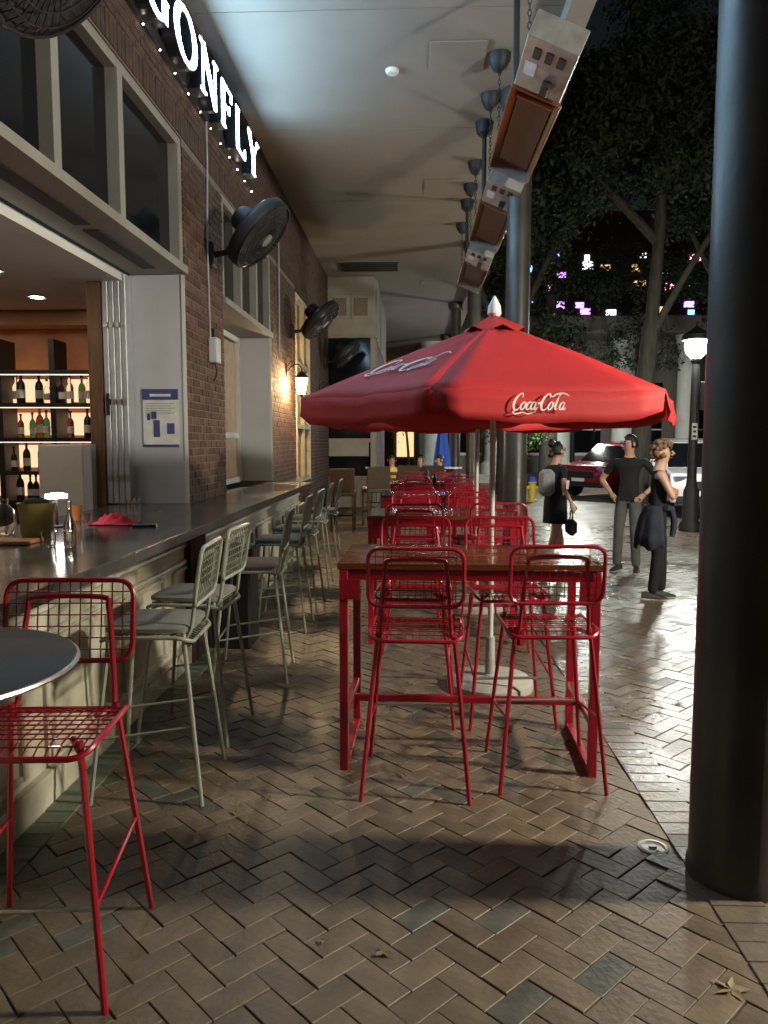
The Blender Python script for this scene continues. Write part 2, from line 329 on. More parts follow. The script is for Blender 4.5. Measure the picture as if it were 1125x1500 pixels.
# third window flush with the wall
t = thing('narrow_window', 'narrow tall pale framed window behind the lit lantern', 'window')
for a in (14.1, 15, 15.86): MB().span((WX - .1, a - .04, .9), (WX + .02, a + .04, 4.3)).build('mullion', 'cream', t)
for z in (.94, 1.95, 3.1, 4.3): MB().span((WX - .1, 14.06, z - .04), (WX + .015, 15.9, z + .04)).build('rail', 'cream', t)
for a in (14.15, 15.05):
    for z in (1.0, 2.0, 3.15): MB().span((WX - .06, a, z), (WX - .05, a + .78, z + (.9 if z < 1.5 else 1.06))).build('pane', 'glassdark', t)
MB().span((WX - .5, 14.06, 0), (WX - .02, 15.9, .88)).build('wall', 'brick', t); MB().span((WX - .5, 14.06, .9), (WX - .2, 15.9, 4.42)).build('backing', 'black', t)
# ------------------------------------------------------------ folding door stack and interior
t = thing('folding_door', 'stack of folded aluminium glass doors beside the pale reveal', 'folding door')
for k in range(4):
    x = WX - .525 - k * .056; MB().span((x - .025, 7.1, 1.08), (x + .025, 7.26, 3.18), .006).build('door_stile', 'alu', t)
    MB().span((x - .008, 6.5, 1.1), (x + .004, 7.1, 3.1)).build('pane', 'glass', t) if k == 9 else None
    for z in (1.3, 2.0, 2.7): MB().span((x - .02, 7.09, z), (x + .02, 7.098, z + .05)).build('hinge', 'steel', t)
MB().span((WX - .7, 7.08, 1.9), (WX - .67, 7.098, 2.1)).build('handle', 'black', t)
MB().span((WX - .86, 7.1, 0), (WX - .73, 7.3, 3.12)).build('post', 'brownwood', t)
room = struct(MB().span((-9, 8.9, 0), (WX - .52, 9.0, 3.3)).build('wall_back', 'shelfwood'))
struct(MB().span((-9, -2, 3.12), (WX - .53, 8.9, 3.2)).build('ceiling_interior', 'white')); struct(MB().span((-9.1, -2, 0), (-9, 9, 3.2)).build('wall_interior', 'brownwood')); struct(MB().span((-9, -2, -.01), (-2.7, 8.9, 0)).build('floor_interior', 'brownwood'))
MB().span((-9, 8.6, 2.95), (-3.2, 8.88, 3.11)).build('beam', 'shelfwood', room)
for i, (X, Y) in enumerate(((-3.4, 4.0), (-3.7, 5.3), (-3.6, 6.6), (-3.8, 7.8), (-5, 4), (-5, 6.2), (-5.2, 7.9), (-3.3, 2.5))):
    l = thing('downlight', 'round recessed downlight in the bar ceiling', 'ceiling light', (X, Y, 3.12), 0, 'bar ceiling downlights')
    MB().lathe([(.1, -.004), (.1, -.016), (.075, -.014)], 20).build('ring', 'alu', l, True); MB().lathe([(.06, -.018), (.06, -.017)], 16).build('lens', 'down', l)
v = MB(); v.lathe([(.24, -.002), (.25, -.02), (.2, -.03), (.1, -.03)], 28); o = tag(v.build('ceiling_diffuser', 'alu', smooth=True, loc=(-4.25, 6.9, 3.12)), 'round ribbed air diffuser in the bar ceiling', 'air vent')
# back bar shelves
sh = thing('back_bar_shelf', 'dark framed bar shelving with glowing panels stacked with bottles', 'shelf', (-4.1, 8.35, 0), 3)
for x in (-1.6, -.95, -.35, .22, .75):
    MB().span((x - .03, -.15, 0), (x + .03, .2, 2.75 if x < .5 else 2.2)).build('upright', 'black', sh)
SZ = (1.0, 1.32, 1.68, 2.05, 2.4)
for z in SZ:
    MB().span((-1.6, -.17, z - .02), (.75, .19, z + .02)).build('shelf', 'black', sh); z > 1.6 and MB().span((-1.6, -.165, z - .034), (.75, -.14, z - .024)).build('light_strip', 'shelfled', sh)
for z in SZ[:-1]:
    for x in (-1.57, -.92, -.32, .25): MB().span((x, .2, z + .05), (x + .5, .22, z + .3)).build('panel', mat('glow_panel', (.8, .55, .38), .6, emit=(1, .6, .36), estr=1.0), sh)
kinds = [('clear spirit bottle with white label', 'glass'), ('green glass wine bottle', 'greenglass'), ('amber whisky bottle with pale label', 'amber'), ('black liqueur bottle', 'blackplastic')]
bp = []
for lab, m_ in kinds:
    b = thing('bottle', lab + ' on the back bar shelf', 'bottle', (0, 0, -50), 0, 'bottles on the back bar')
    MB().lathe([(.036, 0), (.038, .01), (.038, .17), (.03, .2), (.013, .225), (.012, .28), (.015, .282), (.015, .292)], 12).build('glass_body', m_, b, True); MB().lathe([(.0388, .05), (.0388, .13)], 12).build('label', 'label', b); MB().lathe([(.016, .28), (.016, .305)], 10).build('cap', 'black', b, True); bp.append(b)
used = set()
for z in SZ[:-1]:
    x = -1.5
    while x < .72:
        if rnd.random() < .82 and min(abs(x - u) for u in (-1.6, -.95, -.35, .22, .75)) > .06:
            k = rnd.choice([0, 0, 1, 2, 2, 3]); p_ = sh.matrix_basis @ Vector((x, rnd.uniform(-.08, .06), z + .021))
            p_ = Vector((-4.1 + x * math.cos(R(3)), 8.35 + x * math.sin(R(3)) + rnd.uniform(-.08, .04), z + .021))
            if k not in used: used.add(k); bp[k].location = p_; o = bp[k]
            else: o = dup(bp[k], p_, rnd.uniform(0, 90))
            o['label'] = kinds[k][0] + ' on the %s back bar shelf' % {1.0: 'lowest', 1.32: 'second', 1.68: 'third', 2.05: 'fourth'}[z]
            sc = rnd.uniform(.85, 1.15); o.scale = (sc, sc, sc)
        x += rnd.uniform(.08, .1)
for k, b in enumerate(bp):
    if k not in used: b.location = (-4.2, 8.3, SZ[0] + .021)
t = thing('white_cabinet', 'white box cabinet standing behind the bar counter', 'cabinet', (-3.22, 7.15, 0)); MB().span((-.24, -.15, 0), (.18, .15, 1.63), .008).build('body', 'white', t); MB().span((.182, -.15, 0), (.26, .15, 1.63), .004).build('side_panel', 'panel', t)
t = thing('back_counter', 'dark bar counter inside the room below the shelves', 'counter', (-4.1, 7.9, 0)); MB().span((-1.8, -.3, .88), (.9, .3, .93)).build('top', 'stone', t); MB().span((-1.8, -.28, 0), (.9, .3, .878)).build('front', 'black', t)
# ------------------------------------------------------------ street side counter
t = thing('bar_counter', 'long dark stone bar counter running through the window opening', 'bar counter')
MB().span((-2.8, .3, 1.0), (-1.48, 7.26, 1.07), .006).build('counter_top', 'stone', t); MB().span((WX - .0, 7.262, 1.0), (-1.48, 11.3, 1.07), .006).build('counter_top', 'stone', t)
MB().span((WX - .4, .3, .05), (-1.68, 11.2, .998)).build('base', 'cream', t); MB().span((-1.7, .3, 0), (-1.64, 11.2, .16)).build('plinth', 'cream', t)
for z in (.9, .78): MB().tube([(-1.675, .3, z), (-1.675, 11.2, z)], .018, 6).build('moulding', 'cream', t)
y = .5
while y < 11:
    for (a, b, c_, e) in ((y, y + .04, .2, .74), (y + .72, y + .76, .2, .74)): MB().span((-1.685, a, c_), (-1.655, b, e), .006).build('panel_stile', 'cream', t)
    for z in (.2, .72): MB().span((-1.684, y + .042, z), (-1.658, y + .718, z + .03), .005).build('panel_rail', 'cream', t)
    y += .95
MB().span((-1.72, 5.55, 0), (-1.63, 5.95, .998)).build('brick_post', 'brick', t)
# notice on reveal
t = thing('notice', 'blue and white printed notice on the pale panel', 'notice', (WX - .25, 7.262, 1.88), 0)
MB().span((-.17, -.004, -.27), (.17, 0, .27)).build('sheet', 'paper', t); MB().span((-.17, -.008, .17), (.17, -.005, .27)).build('header', 'posterblue', t); MB().span((-.17, -.008, -.27), (.17, -.005, -.25)).build('footer', 'posterblue', t)
for k in range(5): MB().span((-.14, -.007, .13 - k * .022), (.13 - .03 * (k % 2), -.005, .138 - k * .022)).build('text_line', 'greyprint', t)
MB().span((-.1, -.008, .2), (.1, -.0085 - .002, .225)).build('title_line', 'paper', t)
for (x, z, w, h) in ((-.13, -.02, .03, .06), (-.09, -.01, .05, .07), (-.07, -.18, .06, .16), (.06, -.15, .07, .1)): MB().span((x, -.008, z), (x + w, -.005, z + h)).build('picture_block', 'posterblue', t)

# ------------------------------------------------------------ lit sign: letters D R A G O N F L Y on the wall
def ribbon(pts, w):
    P = [Vector(p) for p in pts]; k = len(P); ww = w if isinstance(w, (list, tuple)) else [w] * k; L_, R_ = [], []
    for i in range(k):
        d = (P[min(i + 1, k - 1)] - P[max(i - 1, 0)]).normalized(); n = Vector((-d.y, d.x)); L_.append(P[i] + n * ww[i] / 2); R_.append(P[i] - n * ww[i] / 2)
    return L_, R_
def arc(cx, cy, rx, ry, a0, a1, n=20): return [(cx + rx * math.cos(R(a0 + (a1 - a0) * i / n)), cy + ry * math.sin(R(a0 + (a1 - a0) * i / n))) for i in range(n + 1)]
T_, t_ = .17, .06
def se(x, y, w=.26): return ([(x - w / 2, y), (x + w / 2, y)], .05)
LET = dict(
 D=[([(.15, 0), (.15, 1)], T_), (arc(.2, .5, .55, .47, -90, 90), [t_ + (T_ - t_) * math.sin(math.pi * i / 20) for i in range(21)]), se(.15, .025), se(.15, .975)],
 R=[([(.15, 0), (.15, 1)], T_), (arc(.25, .74, .38, .23, -90, 90), T_ * .8), ([(.4, .5), (.75, .02)], T_), se(.15, .025), se(.15, .975), se(.75, .025)],
 A=[([(.08, .02), (.42, 1)], t_), ([(.42, 1), (.78, .02)], T_), ([(.2, .35), (.62, .35)], t_), se(.08, .025, .24), se(.78, .025)],
 G=[(arc(.45, .5, .38, .47, 55, 300, 26), [t_ + (T_ - t_) * max(0, math.sin(math.pi * i / 26)) for i in range(27)]), ([(.72, .08), (.72, .45)], T_ * .9), se(.7, .45, .3), ([(.72, .72), (.72, .95)], t_)],
 O=[(arc(.45, .5, .38, .47, 0, 360, 32), [t_ + (T_ - t_) * abs(math.cos(2 * math.pi * i / 32)) for i in range(33)])],
 N=[([(.14, 0), (.14, 1)], t_), ([(.14, 1), (.76, .02)], T_), ([(.76, 0), (.76, 1)], t_), se(.14, .025), se(.1, .975, .24), se(.76, .975)],
 F=[([(.18, 0), (.18, 1)], T_), ([(.1, .975), (.68, .975)], .05), ([(.2, .52), (.52, .52)], .05), ([(.66, 1), (.66, .78)], t_), ([(.52, .62), (.52, .42)], t_), se(.18, .025)],
 L=[([(.18, 0), (.18, 1)], T_), ([(.1, .025), (.68, .025)], .05), ([(.67, 0), (.67, .25)], t_), se(.18, .975)],
 Y=[([(.08, .98), (.42, .45)], T_), ([(.74, .98), (.42, .45)], t_), ([(.42, .48), (.42, 0)], T_), se(.42, .025), se(.1, .975), se(.74, .975, .22)])
sg = thing('illuminated_sign', 'white glowing serif letters on the brick wall above the bar', 'sign', (WX, 0, 0))
cy = {'D': 3.78, 'R': 4.46, 'A': 5.14, 'G': 5.88, 'O': 6.66, 'N': 7.42, 'F': 8.16, 'L': 8.82, 'Y': 9.5}
for ch in 'DRAGONFLY':
    z0, hgt, wd = 4.94, .45, .72
    f = MB(); bk = MB()
    for q, (pts, w) in enumerate(LET[ch]):
        L_, R_ = ribbon(pts, w); xo = .155 + q * .0006
        f.add([(xo, cy[ch] + p.x * wd, z0 + p.y * hgt) for p in L_ + R_], [(i, i + 1, len(L_) + i + 1, len(L_) + i) for i in range(len(L_) - 1)])
        ww = [x_ + .05 for x_ in w] if isinstance(w, list) else w + .05
        A, B = ribbon(pts, ww); k = len(A); vs = [(x_, cy[ch] + p.x * wd, z0 + p.y * hgt) for x_ in (.03, .15) for p in A + B]
        fs = []
        for i in range(k - 1): fs += [(i, i + 1, k + i + 1, k + i), (2 * k + i, 2 * k + i + 1, 3 * k + i + 1, 3 * k + i), (i, i + 1, 2 * k + i + 1, 2 * k + i), (k + i, k + i + 1, 3 * k + i + 1, 3 * k + i)]
        fs += [(0, k, 3 * k, 2 * k), (k - 1, 2 * k - 1, 4 * k - 1, 3 * k - 1)]; bk.add(vs, fs)
    can = bk.build('letter_can', 'blackplastic', sg); f.build('letter_face', 'signface', can)
MB().span((.005, 3.7, 4.9), (.03, 10.2, 5.0)).build('rail', 'black', sg)
for k in range(14): MB().ball((.04, 5.0 + k * .4, 4.87), .007, 5).build('lamp_dot', 'ledwhite', sg)
cab = MB(); cab.tube(cr([(WX + .02, 8.1, 4.9), (WX + .02, 8.1, 4.4), (WX + .02, 8.05, 3.7), (WX + .02, 8.1, 2.7), (WX + .03, 8.15, 2.5)], 5), .01, 6); tag(cab.build('cable', 'greyprint', smooth=True), 'thin grey cable hanging down the first brick pier', 'cable')
cab = MB(); cab.tube(cr([(WX + .02, 12.3, 5.0), (WX + .02, 12.3, 4), (WX + .02, 12.25, 2.95)], 5), .012, 6); tag(cab.build('conduit', 'greyprint', smooth=True), 'thin grey conduit running down the lantern pier', 'conduit')
t = thing('junction_box', 'small pale electrical box with black plug on the first pier', 'electrical box', (WX, 8.15, 2.62)); MB().span((.0, -.08, -.14), (.09, .1, .12), .01).build('box', 'panel', t); MB().span((.02, -.04, .122), (.06, .02, .22), .008).build('plug', 'black', t); MB().tube(cr([(.05, 0, -.14), (.06, .02, -.25), (.04, -.03, -.33)], 4), .008, 6).build('cord', 'black', t)

# ------------------------------------------------------------ wall fans
def fan(Y, z, lab, n=(.74, -.05, -.67), off=.55):
    t = thing('wall_fan', lab, 'fan', (WX, Y, z)); n = Vector(n).normalized(); q = n.to_track_quat('Z', 'Y').to_matrix()
    C = Vector((off, -.12, .18))
    MB().span((0, -.09, -.12), (.06, .09, .12), .01).build('wall_plate', 'black', t)
    MB().tube([(.03, 0, 0), (.2, -.03, .02), C - n * .2], .035, 8).build('arm', 'black', t, True)
    MB().lathe([(.1, -.3), (.13, -.26), (.13, -.14), (.08, -.1)], 18, C, q).build('motor', 'black', t, True)
    s_ = MB()
    for j in range(40):
        a = 2 * math.pi * j / 40; d = Vector((math.cos(a), math.sin(a), 0)); s_.tube([C + q @ (d * .08 + Vector((0, 0, .1))), C + q @ (d * .3 + Vector((0, 0, .1))), C + q @ (d * .385 + Vector((0, 0, .05))), C + q @ (d * .385 + Vector((0, 0, -.06))), C + q @ (d * .12 + Vector((0, 0, -.13)))], .003, 4)
    for r_, z_ in ((.385, 0), (.38, .06), (.31, .1), (.24, .1), (.16, .1), (.385, -.06)): s_.tube([C + q @ Vector((r_ * math.cos(a * .1571), r_ * math.sin(a * .1571), z_)) for a in range(40)], .005 if r_ < .38 else .012, 5, True)
    s_.build('cage', 'blackplastic', t, True); MB().lathe([(.387, -.07), (.4, -.05), (.4, .03), (.387, .05)], 40, C, q).build('drum', 'black', t, True)
    MB().lathe([(.07, .1), (.07, .112), (.03, .115)], 16, C, q).build('badge', 'heatmetal', t, True)
    for k in range(3):
        a0 = k * 2.094; b = MB(); vs = []
        for r_ in (.06, .2, .34):
            for da, zz in ((-.42, -.03), (.42, .04)): vs.append(C + q @ Vector((r_ * math.cos(a0 + da * (1 - r_)), r_ * math.sin(a0 + da * (1 - r_)), zz)))
        vs += [v_ + q @ Vector((0, 0, .006)) for v_ in vs]
        b.add(vs, [(0, 1, 3, 2), (2, 3, 5, 4), (6, 8, 9, 7), (8, 10, 11, 9), (0, 2, 8, 6), (2, 4, 10, 8), (1, 7, 9, 3), (3, 9, 11, 5), (4, 5, 11, 10), (0, 6, 7, 1)]); b.build('blade', 'black', t)
fan(3.6, 3.62, 'black drum fan mounted above the open bar near the sign start'); fan(8.2, 3.6, 'black drum fan on the first brick pier, tilted down'); fan(13.5, 3.55, 'black drum fan above the lit wall lantern', (.7, -.05, -.7)); fan(18.6, 3.55, 'black drum fan in front of the white panelled bay', (.7, -.05, -.7))
# ------------------------------------------------------------ wall lanterns
def lantern(Y, z, lab, lit='lantern'):
    t = thing('wall_lantern', lab, 'lantern', (WX, Y, z)); MB().span((0, -.05, .12), (.025, .05, .34), .006).build('back_plate', 'black', t)
    MB().tube(cr([(.02, 0, .2), (.1, 0, .3), (.2, 0, .33), (.26, 0, .27), (.26, 0, .2)], 5), .011, 6).build('bracket', 'black', t, True)
    MB().tube(cr([(.02, 0, .28), (.08, 0, .38), (.15, 0, .36), (.12, 0, .3)], 5), .007, 6).build('scroll', 'black', t, True)
    MB().lathe([(.012, .22), (.05, .19), (.11, .12), (.115, .1)], 6, (.26, 0, 0)).build('cap', 'black', t)
    MB().lathe([(.055, -.16), (.1, .098)], 6, (.26, 0, 0)).build('glass_panes', lit, t)
    MB().lathe([(.02, -.22), (.03, -.18), (.06, -.162)], 6, (.26, 0, 0)).build('finial', 'black', t)
    for j in range(6): a = R(60 * j); MB().tube([(.26 + .057 * math.cos(a), .057 * math.sin(a), -.16), (.26 + .103 * math.cos(a), .103 * math.sin(a), .098)], .006, 4).build('rib', 'black', t)
lantern(13.0, 2.62, 'glowing black carriage lantern on the brick pier'); lantern(17.6, 2.62, 'unlit black carriage lantern close to the white bay', 'glassdark')

# ------------------------------------------------------------ white panelled bay at Y = 19.5
t = thing('shopfront_bay', 'white panelled shopfront bay projecting across the end of the wall', 'shopfront')
x0, x1, Y0 = WX - .3, -.98, 19.5
def bpn(n, a, b, m_='trim'): return MB().span(a, b, .008).build(n, m_, t)
bpn('cornice_panel', (x0, Y0, 4.3), (x1, Y0 + .3, CZ - .002)); bpn('cornice', (x0, Y0 - .06, 4.24), (x1 + .06, Y0 + .3, 4.3))
for cx in (-1.85, -1.32):
    for k, (h, dd) in enumerate(((.24, .02), (.17, .045), (.1, .02))): MB().span((cx - h, Y0 - dd, 5.0 - h * 1.25), (cx + h, Y0 - .001, 5.0 + h * 1.25), .008).build('coffer', ['trim', 'mortar', 'trim'][k], t)
for x in (x0 + .1, x1 - .05): bpn('post', (x - .06, Y0, 0), (x + .06, Y0 + .12, 4.24))
for z in (2.45, 1.7, .75): bpn('rail', (x0, Y0 + .01, z - .05), (x1, Y0 + .1, z + .05))
MB().span((x0, Y0 + .06, 1.7), (x1 - .1, Y0 + .07, 4.24)).build('pane', 'glassdark', t); MB().span((x0, Y0 + .06, .75), (x1 - .1, Y0 + .07, 1.65)).build('pane', 'glassdark', t)
bpn('lower_panel', (x0, Y0 + .02, 0), (x1, Y0 + .09, .7)); MB().span((x0 + .2, Y0 + .0, 1.3), (x1 - .15, Y0 + .03, 1.66), .006).build('shade', 'trim', t)
for k in range(6):
    yy = Y0 + .4 + k * 1.0; MB().span((x1 - .06, yy, 0), (x1 + .03, yy + .1, 4.2), .006).build('side_mullion', 'trim', t); MB().span((x1 - .03, yy + .11, .8), (x1 - .02, yy + .98, 4.1)).build('pane', mat('purple_pane', (.3, .2, .4), .1, emit=(.55, .25, 1), estr=.35) if k > 1 else 'glassdark', t)
bpn('side_base', (x1 - .1, Y0 + .3, 0), (x1 + .02, Y0 + 6.5, .8)); bpn('side_fascia', (x1 - .1, Y0 + .31, 4.2), (x1 + .05, Y0 + 6.5, CZ - .004)); MB().span((x0, Y0 + .8, 0), (x1 - .4, Y0 + .9, 4.2)).build('backing', 'black', t)

# ------------------------------------------------------------ gas heaters hanging along the columns
def heater(Y, lab):
    t = thing('gas_heater', lab, 'heater', (1.055, Y, 4.645), 0, 'gas heaters hung along the arcade'); ry = Matrix.Rotation(R(23.5), 3, 'Y')
    def pb(n, c, d, m_, par=t, bev=.006): o = MB().box((0, 0, 0), d, None, bev).build(n, m_, par); o.location = ry @ Vector(c) if par is t else c; o.rotation_euler = ry.to_euler() if par is t else (0, 0, 0); return o
    pb('reflector_back', (0, 1.0, .1), (.3, 1.95, .02), 'heatmetal')
    for s_ in (-1, 1):
        o = MB().box((0, 0, 0), (.012, 1.95, .17), Matrix.Rotation(R(-s_ * 28), 3, 'Y')).build('reflector_side', 'copper', t); o.location = ry @ Vector((s_ * .185, 1.0, .03)); o.rotation_euler = ry.to_euler()
        pb('edge_rail', (s_ * .225, 1.0, -.045), (.02, 1.97, .02), 'copper')
    pb('ceramic_screen', (0, 1.1, .035), (.33, 1.65, .012), 'heatface'); pb('end_cap', (0, 1.98, .02), (.44, .02, .18), 'heatmetal'); pb('end_cap', (0, .02, .02), (.44, .02, .18), 'copper'); pb('glow_bar', (0, .26, .0), (.36, .03, .03), 'copper')
    b = pb('burner_box', (0, -.45, .03), (.42, .8, .2), 'heatmetal')
    for k in range(3): pb('vent_slot', (-.1 + .1 * k, -.2, -.102), (.06, .16, .006), 'black', b)
    pb('valve', (.05, .2, -.13), (.07, .16, .06), 'black', b); pb('label_plate', (-.12, .05, -.103), (.1, .2, .006), 'paper', b)
    for yy in (-.5, 1.7):
        ch = MB(); z = .12; k = 0
        top = CZ - 4.645 - .1
        while z < top:
            a = 0 if k % 2 else math.pi / 2
            ch.tube([(-.16 + .014 * math.cos(q_) * math.cos(a), yy + .014 * math.cos(q_) * math.sin(a), z + .028 * math.sin(q_)) for q_ in [i * .785 for i in range(8)]], .005, 4, True); z += .046; k += 1
        ch.build('chain', 'black', t); MB().lathe([(.005, -.2), (.07, -.16), (.11, -.08), (.12, -.004)], 18, (-.16, yy, CZ - 4.645)).build('ceiling_cup', 'black', t, True)
    MB().tube([(-.16, .3, .1), (-.16, .3, CZ - 4.645 - .1)], .028, 8).build('gas_pipe', 'black', t, True); MB().lathe([(.03, -.2), (.1, -.14), (.12, -.004)], 18, (-.16, .3, CZ - 4.645)).build('pipe_cup', 'black', t, True)
for i, yy in enumerate((6.9, 10.05, 13.25)): heater(yy, ['copper lined gas heater hanging above the first red table', 'copper lined gas heater hanging in the middle of its row', 'copper lined gas heater hanging farthest along the arcade'][i])

# ------------------------------------------------------------ wire bar chairs
def make_chair(label, colour, group, cushion=None):
    t = thing('bar_chair', label, 'bar chair', (0, 0, 0), 0, group)
    # seat frame (front edge at +y dips)
    def zs(y): return .775 - .03 * max(0, (abs(y) - .12) / .09) ** 2
    fr = [(x, y, zs(y)) for x, y in rrect(.43, .42, .06)]
    MB().tube(fr, .0095, 8, True).build('seat_frame', colour, t, True)
    g_ = MB()
    for k in range(1, 13): x = -.215 + .43 * k / 13; g_.tube([(x, y, zs(y) - .003) for y in (-.205, -.15, -.08, .08, .15, .205)], .0028, 4)
    for k in range(1, 11): y = -.21 + .42 * k / 11; g_.tube([(-.21, y, zs(y) + .002), (.21, y, zs(y) + .002)], .0028, 4)
    g_.build('seat_grid', colour, t)
    for sx in (-1, 1):
        for sy in (-1, 1):
            MB().tube(cr([(sx * .13, sy * .1, .762), (sx * .17, sy * .165, .752), (sx * .18, sy * .175, .72), (sx * .25, sy * .255, 0)], 3), .0105, 8).build('leg', colour, t, True)
    q = lambda sx, sy, z: (sx * (.18 + .07 * (.72 - z) / .72), sy * (.175 + .08 * (.72 - z) / .72), z)
    MB().tube([q(-1, 1, .3), q(1, 1, .3)], .008, 6).build('footrest', 'steel', t, True)
    for sx in (-1, 1): MB().tube([q(sx, 1, .3), q(sx, -1, .36)], .007, 6).build('side_rung', colour, t, True)
    # backrest
    by = lambda z: -.225 - (z - .9) * .16
    MB().tube([(x, by(z + 1.045), z + 1.045) for x, z in rrect(.43, .27, .055)], .0095, 8, True).build('back_frame', colour, t, True)
    b_ = MB()
    for k in range(1, 12): x = -.215 + .43 * k / 12; b_.tube([(x, by(.91), .912), (x, by(1.178), 1.178)], .0026, 4)
    for k in range(1, 7): z = .91 + .27 * k / 7; b_.tube([(-.212, by(z) + .004, z), (.212, by(z) + .004, z)], .0026, 4)
    b_.build('back_grid', colour, t)
    lp = [(-.165, -.17, .755), (-.16, -.2, .8), (-.15, by(.95) + .012, .95), (-.135, by(1.09) + .012, 1.09), (-.11, by(1.125) + .012, 1.125), (.11, by(1.125) + .012, 1.125), (.135, by(1.09) + .012, 1.09), (.15, by(.95) + .012, .95), (.16, -.2, .8), (.165, -.17, .755)]
    MB().tube(cr(lp, 4), .0095, 8).build('back_support', colour, t, True)
    if cushion:
        c_ = MB(); pts = rrect(.4, .39, .06); prof = [(0.93, .785), (1.0, .79), (1.0, .808), (.93, .818), (.5, .824)]
        vs = [(x * s_, y * s_, z) for s_, z in prof for x, y in pts]; n = len(pts)
        c_.add(vs, [(i * n + j, i * n + (j + 1) % n, (i + 1) * n + (j + 1) % n, (i + 1) * n + j) for i in range(len(prof) - 1) for j in range(n)] + [tuple(range(n)), tuple((len(prof) - 1) * n + j for j in range(n))]); c_.build('cushion', cushion, t, True)
    return t
TG = 'red wire bar chairs around the red tables'
ch0 = make_chair('red wire bar chair', 'red', TG)
TY = (3.72, 6.17, 8.62, 11.07); nm = ['first', 'second', 'third', 'farthest']
spots = []
for i, ty in enumerate(TY):
    for sx in (0, 1):
        spots.append((.02 if sx == 0 else .65, ty - .04 + .1 * sx - .02, 2 if sx else -2, 'red wire bar chair on the near side of the %s red table, %s the umbrella pole' % (nm[i], 'left of' if sx == 0 else 'right of') if False else 'red wire chair, near side of the %s red table, %s' % (nm[i], 'wall side' if sx == 0 else 'street side')))
        spots.append((.0 if sx == 0 else .56, ty + .86, 180 + (4 if sx else -3), 'red wire chair, far side of the %s red table, %s' % (nm[i], 'wall side' if sx == 0 else 'street side')))
for i, (x, y, rz, lab) in enumerate(spots):
    if i == 0: ch0.location = (x, y, 0); ch0.rotation_euler = (0, 0, R(rz)); ch0['label'] = lab
    else: dup(ch0, (x, y, 0), rz, lab)
dup(ch0, (-1.155, 2.3, 0), 184, 'red wire bar chair pushed under the round black table')
gc = make_chair('sage', 'sage', 'sage wire stools along the bar counter', 'cushion')
gl = ['sage wire bar stool with grey pad at the counter nearest the red chair', 'sage wire bar stool with grey pad, second along the counter', 'sage wire bar stool with brown pad beside the black bin', 'sage wire bar stool just past the black bin', 'sage wire bar stool fifth along the counter', 'sage wire bar stool sixth along the counter', 'sage wire bar stool last along the counter']
for i, (x, y, rz) in enumerate(((-1.22, 3.58, 92), (-1.24, 4.28, 86), (-1.13, 5.35, 94), (-1.18, 6.75, 90), (-1.18, 7.6, 88), (-1.2, 8.75, 91), (-1.18, 9.7, 90))):
    o = gc if i == 0 else dup(gc, (x, y, 0), rz); o.location = (x, y, 0); o.rotation_euler = (0, 0, R(rz)); o['label'] = gl[i]
    if i == 2:
        for c_ in o.children:
            if c_.name.startswith('cushion'): c_.data = c_.data.copy(); c_.data.materials[0] = M['cushionb']
# ------------------------------------------------------------ red tables
def make_table(loc, rz, lab):
    t = thing('bar_table', lab, 'bar table', loc, rz, 'red bar tables with plank tops')
    for k in range(5): MB().box((0, -.28 + k * .14, 1.045), (1.29, .135, .035), None, .004).build('plank', 'wood', t)
    for sy in (-1, 1): MB().box((0, sy * .32, 1.0), (1.2, .035, .05), None, .003).build('apron', 'red', t)
    for sx in (-1, 1):
        for sy in (-1, 1):
            MB().box((sx * .615, sy * .325, .513), (.042, .042, 1.024), None, .003).build('leg', 'red', t); MB().box((sx * .585, sy * .3485, .93), (.1, .006, .1)).build('gusset', 'red', t)
        MB().box((sx * .615, 0, .022), (.04, .6, .04), None, .003).build('floor_bar', 'red', t); MB().box((sx * .615, 0, .27), (.034, .6, .034), None, .003).build('side_bar', 'red', t); MB().box((sx * .615, 0, 1.0), (.035, .6, .05), None, .003).build('apron', 'red', t)
    MB().box((0, 0, .27), (1.19, .036, .036), None, .003).build('stretcher', 'red', t); return t
tl = ['red steel bar table with glossy plank top, first under the umbrella', 'red steel bar table with plank top, second in the row', 'red steel bar table with plank top, third in the row', 'farthest red steel bar table, set with dishes and napkins']
t0 = make_table((.28, TY[0] + .35, 0), -1.5, tl[0])
for i in (1, 2, 3): dup(t0, (.25 + .02 * i, TY[i] + .35, 0), 0, tl[i])
# round black table
t = thing('round_table', 'black round bar table with metal rim beside the red chair', 'table', (-1.42, 2.04, -.02)); MB().lathe([(.44, 1.03), (.455, 1.035), (.455, 1.05), (.45, 1.054), (.1, 1.056)], 48).build('top', 'black', t, True); MB().tube([(.457 * math.cos(a * .1309), .457 * math.sin(a * .1309), 1.04) for a in range(48)], .008, 6, True).build('rim', 'steel', t, True); MB().lathe([(.22, 0), (.21, .02), (.04, .04), (.035, 1.03)], 24).build('pedestal', 'black', t, True)
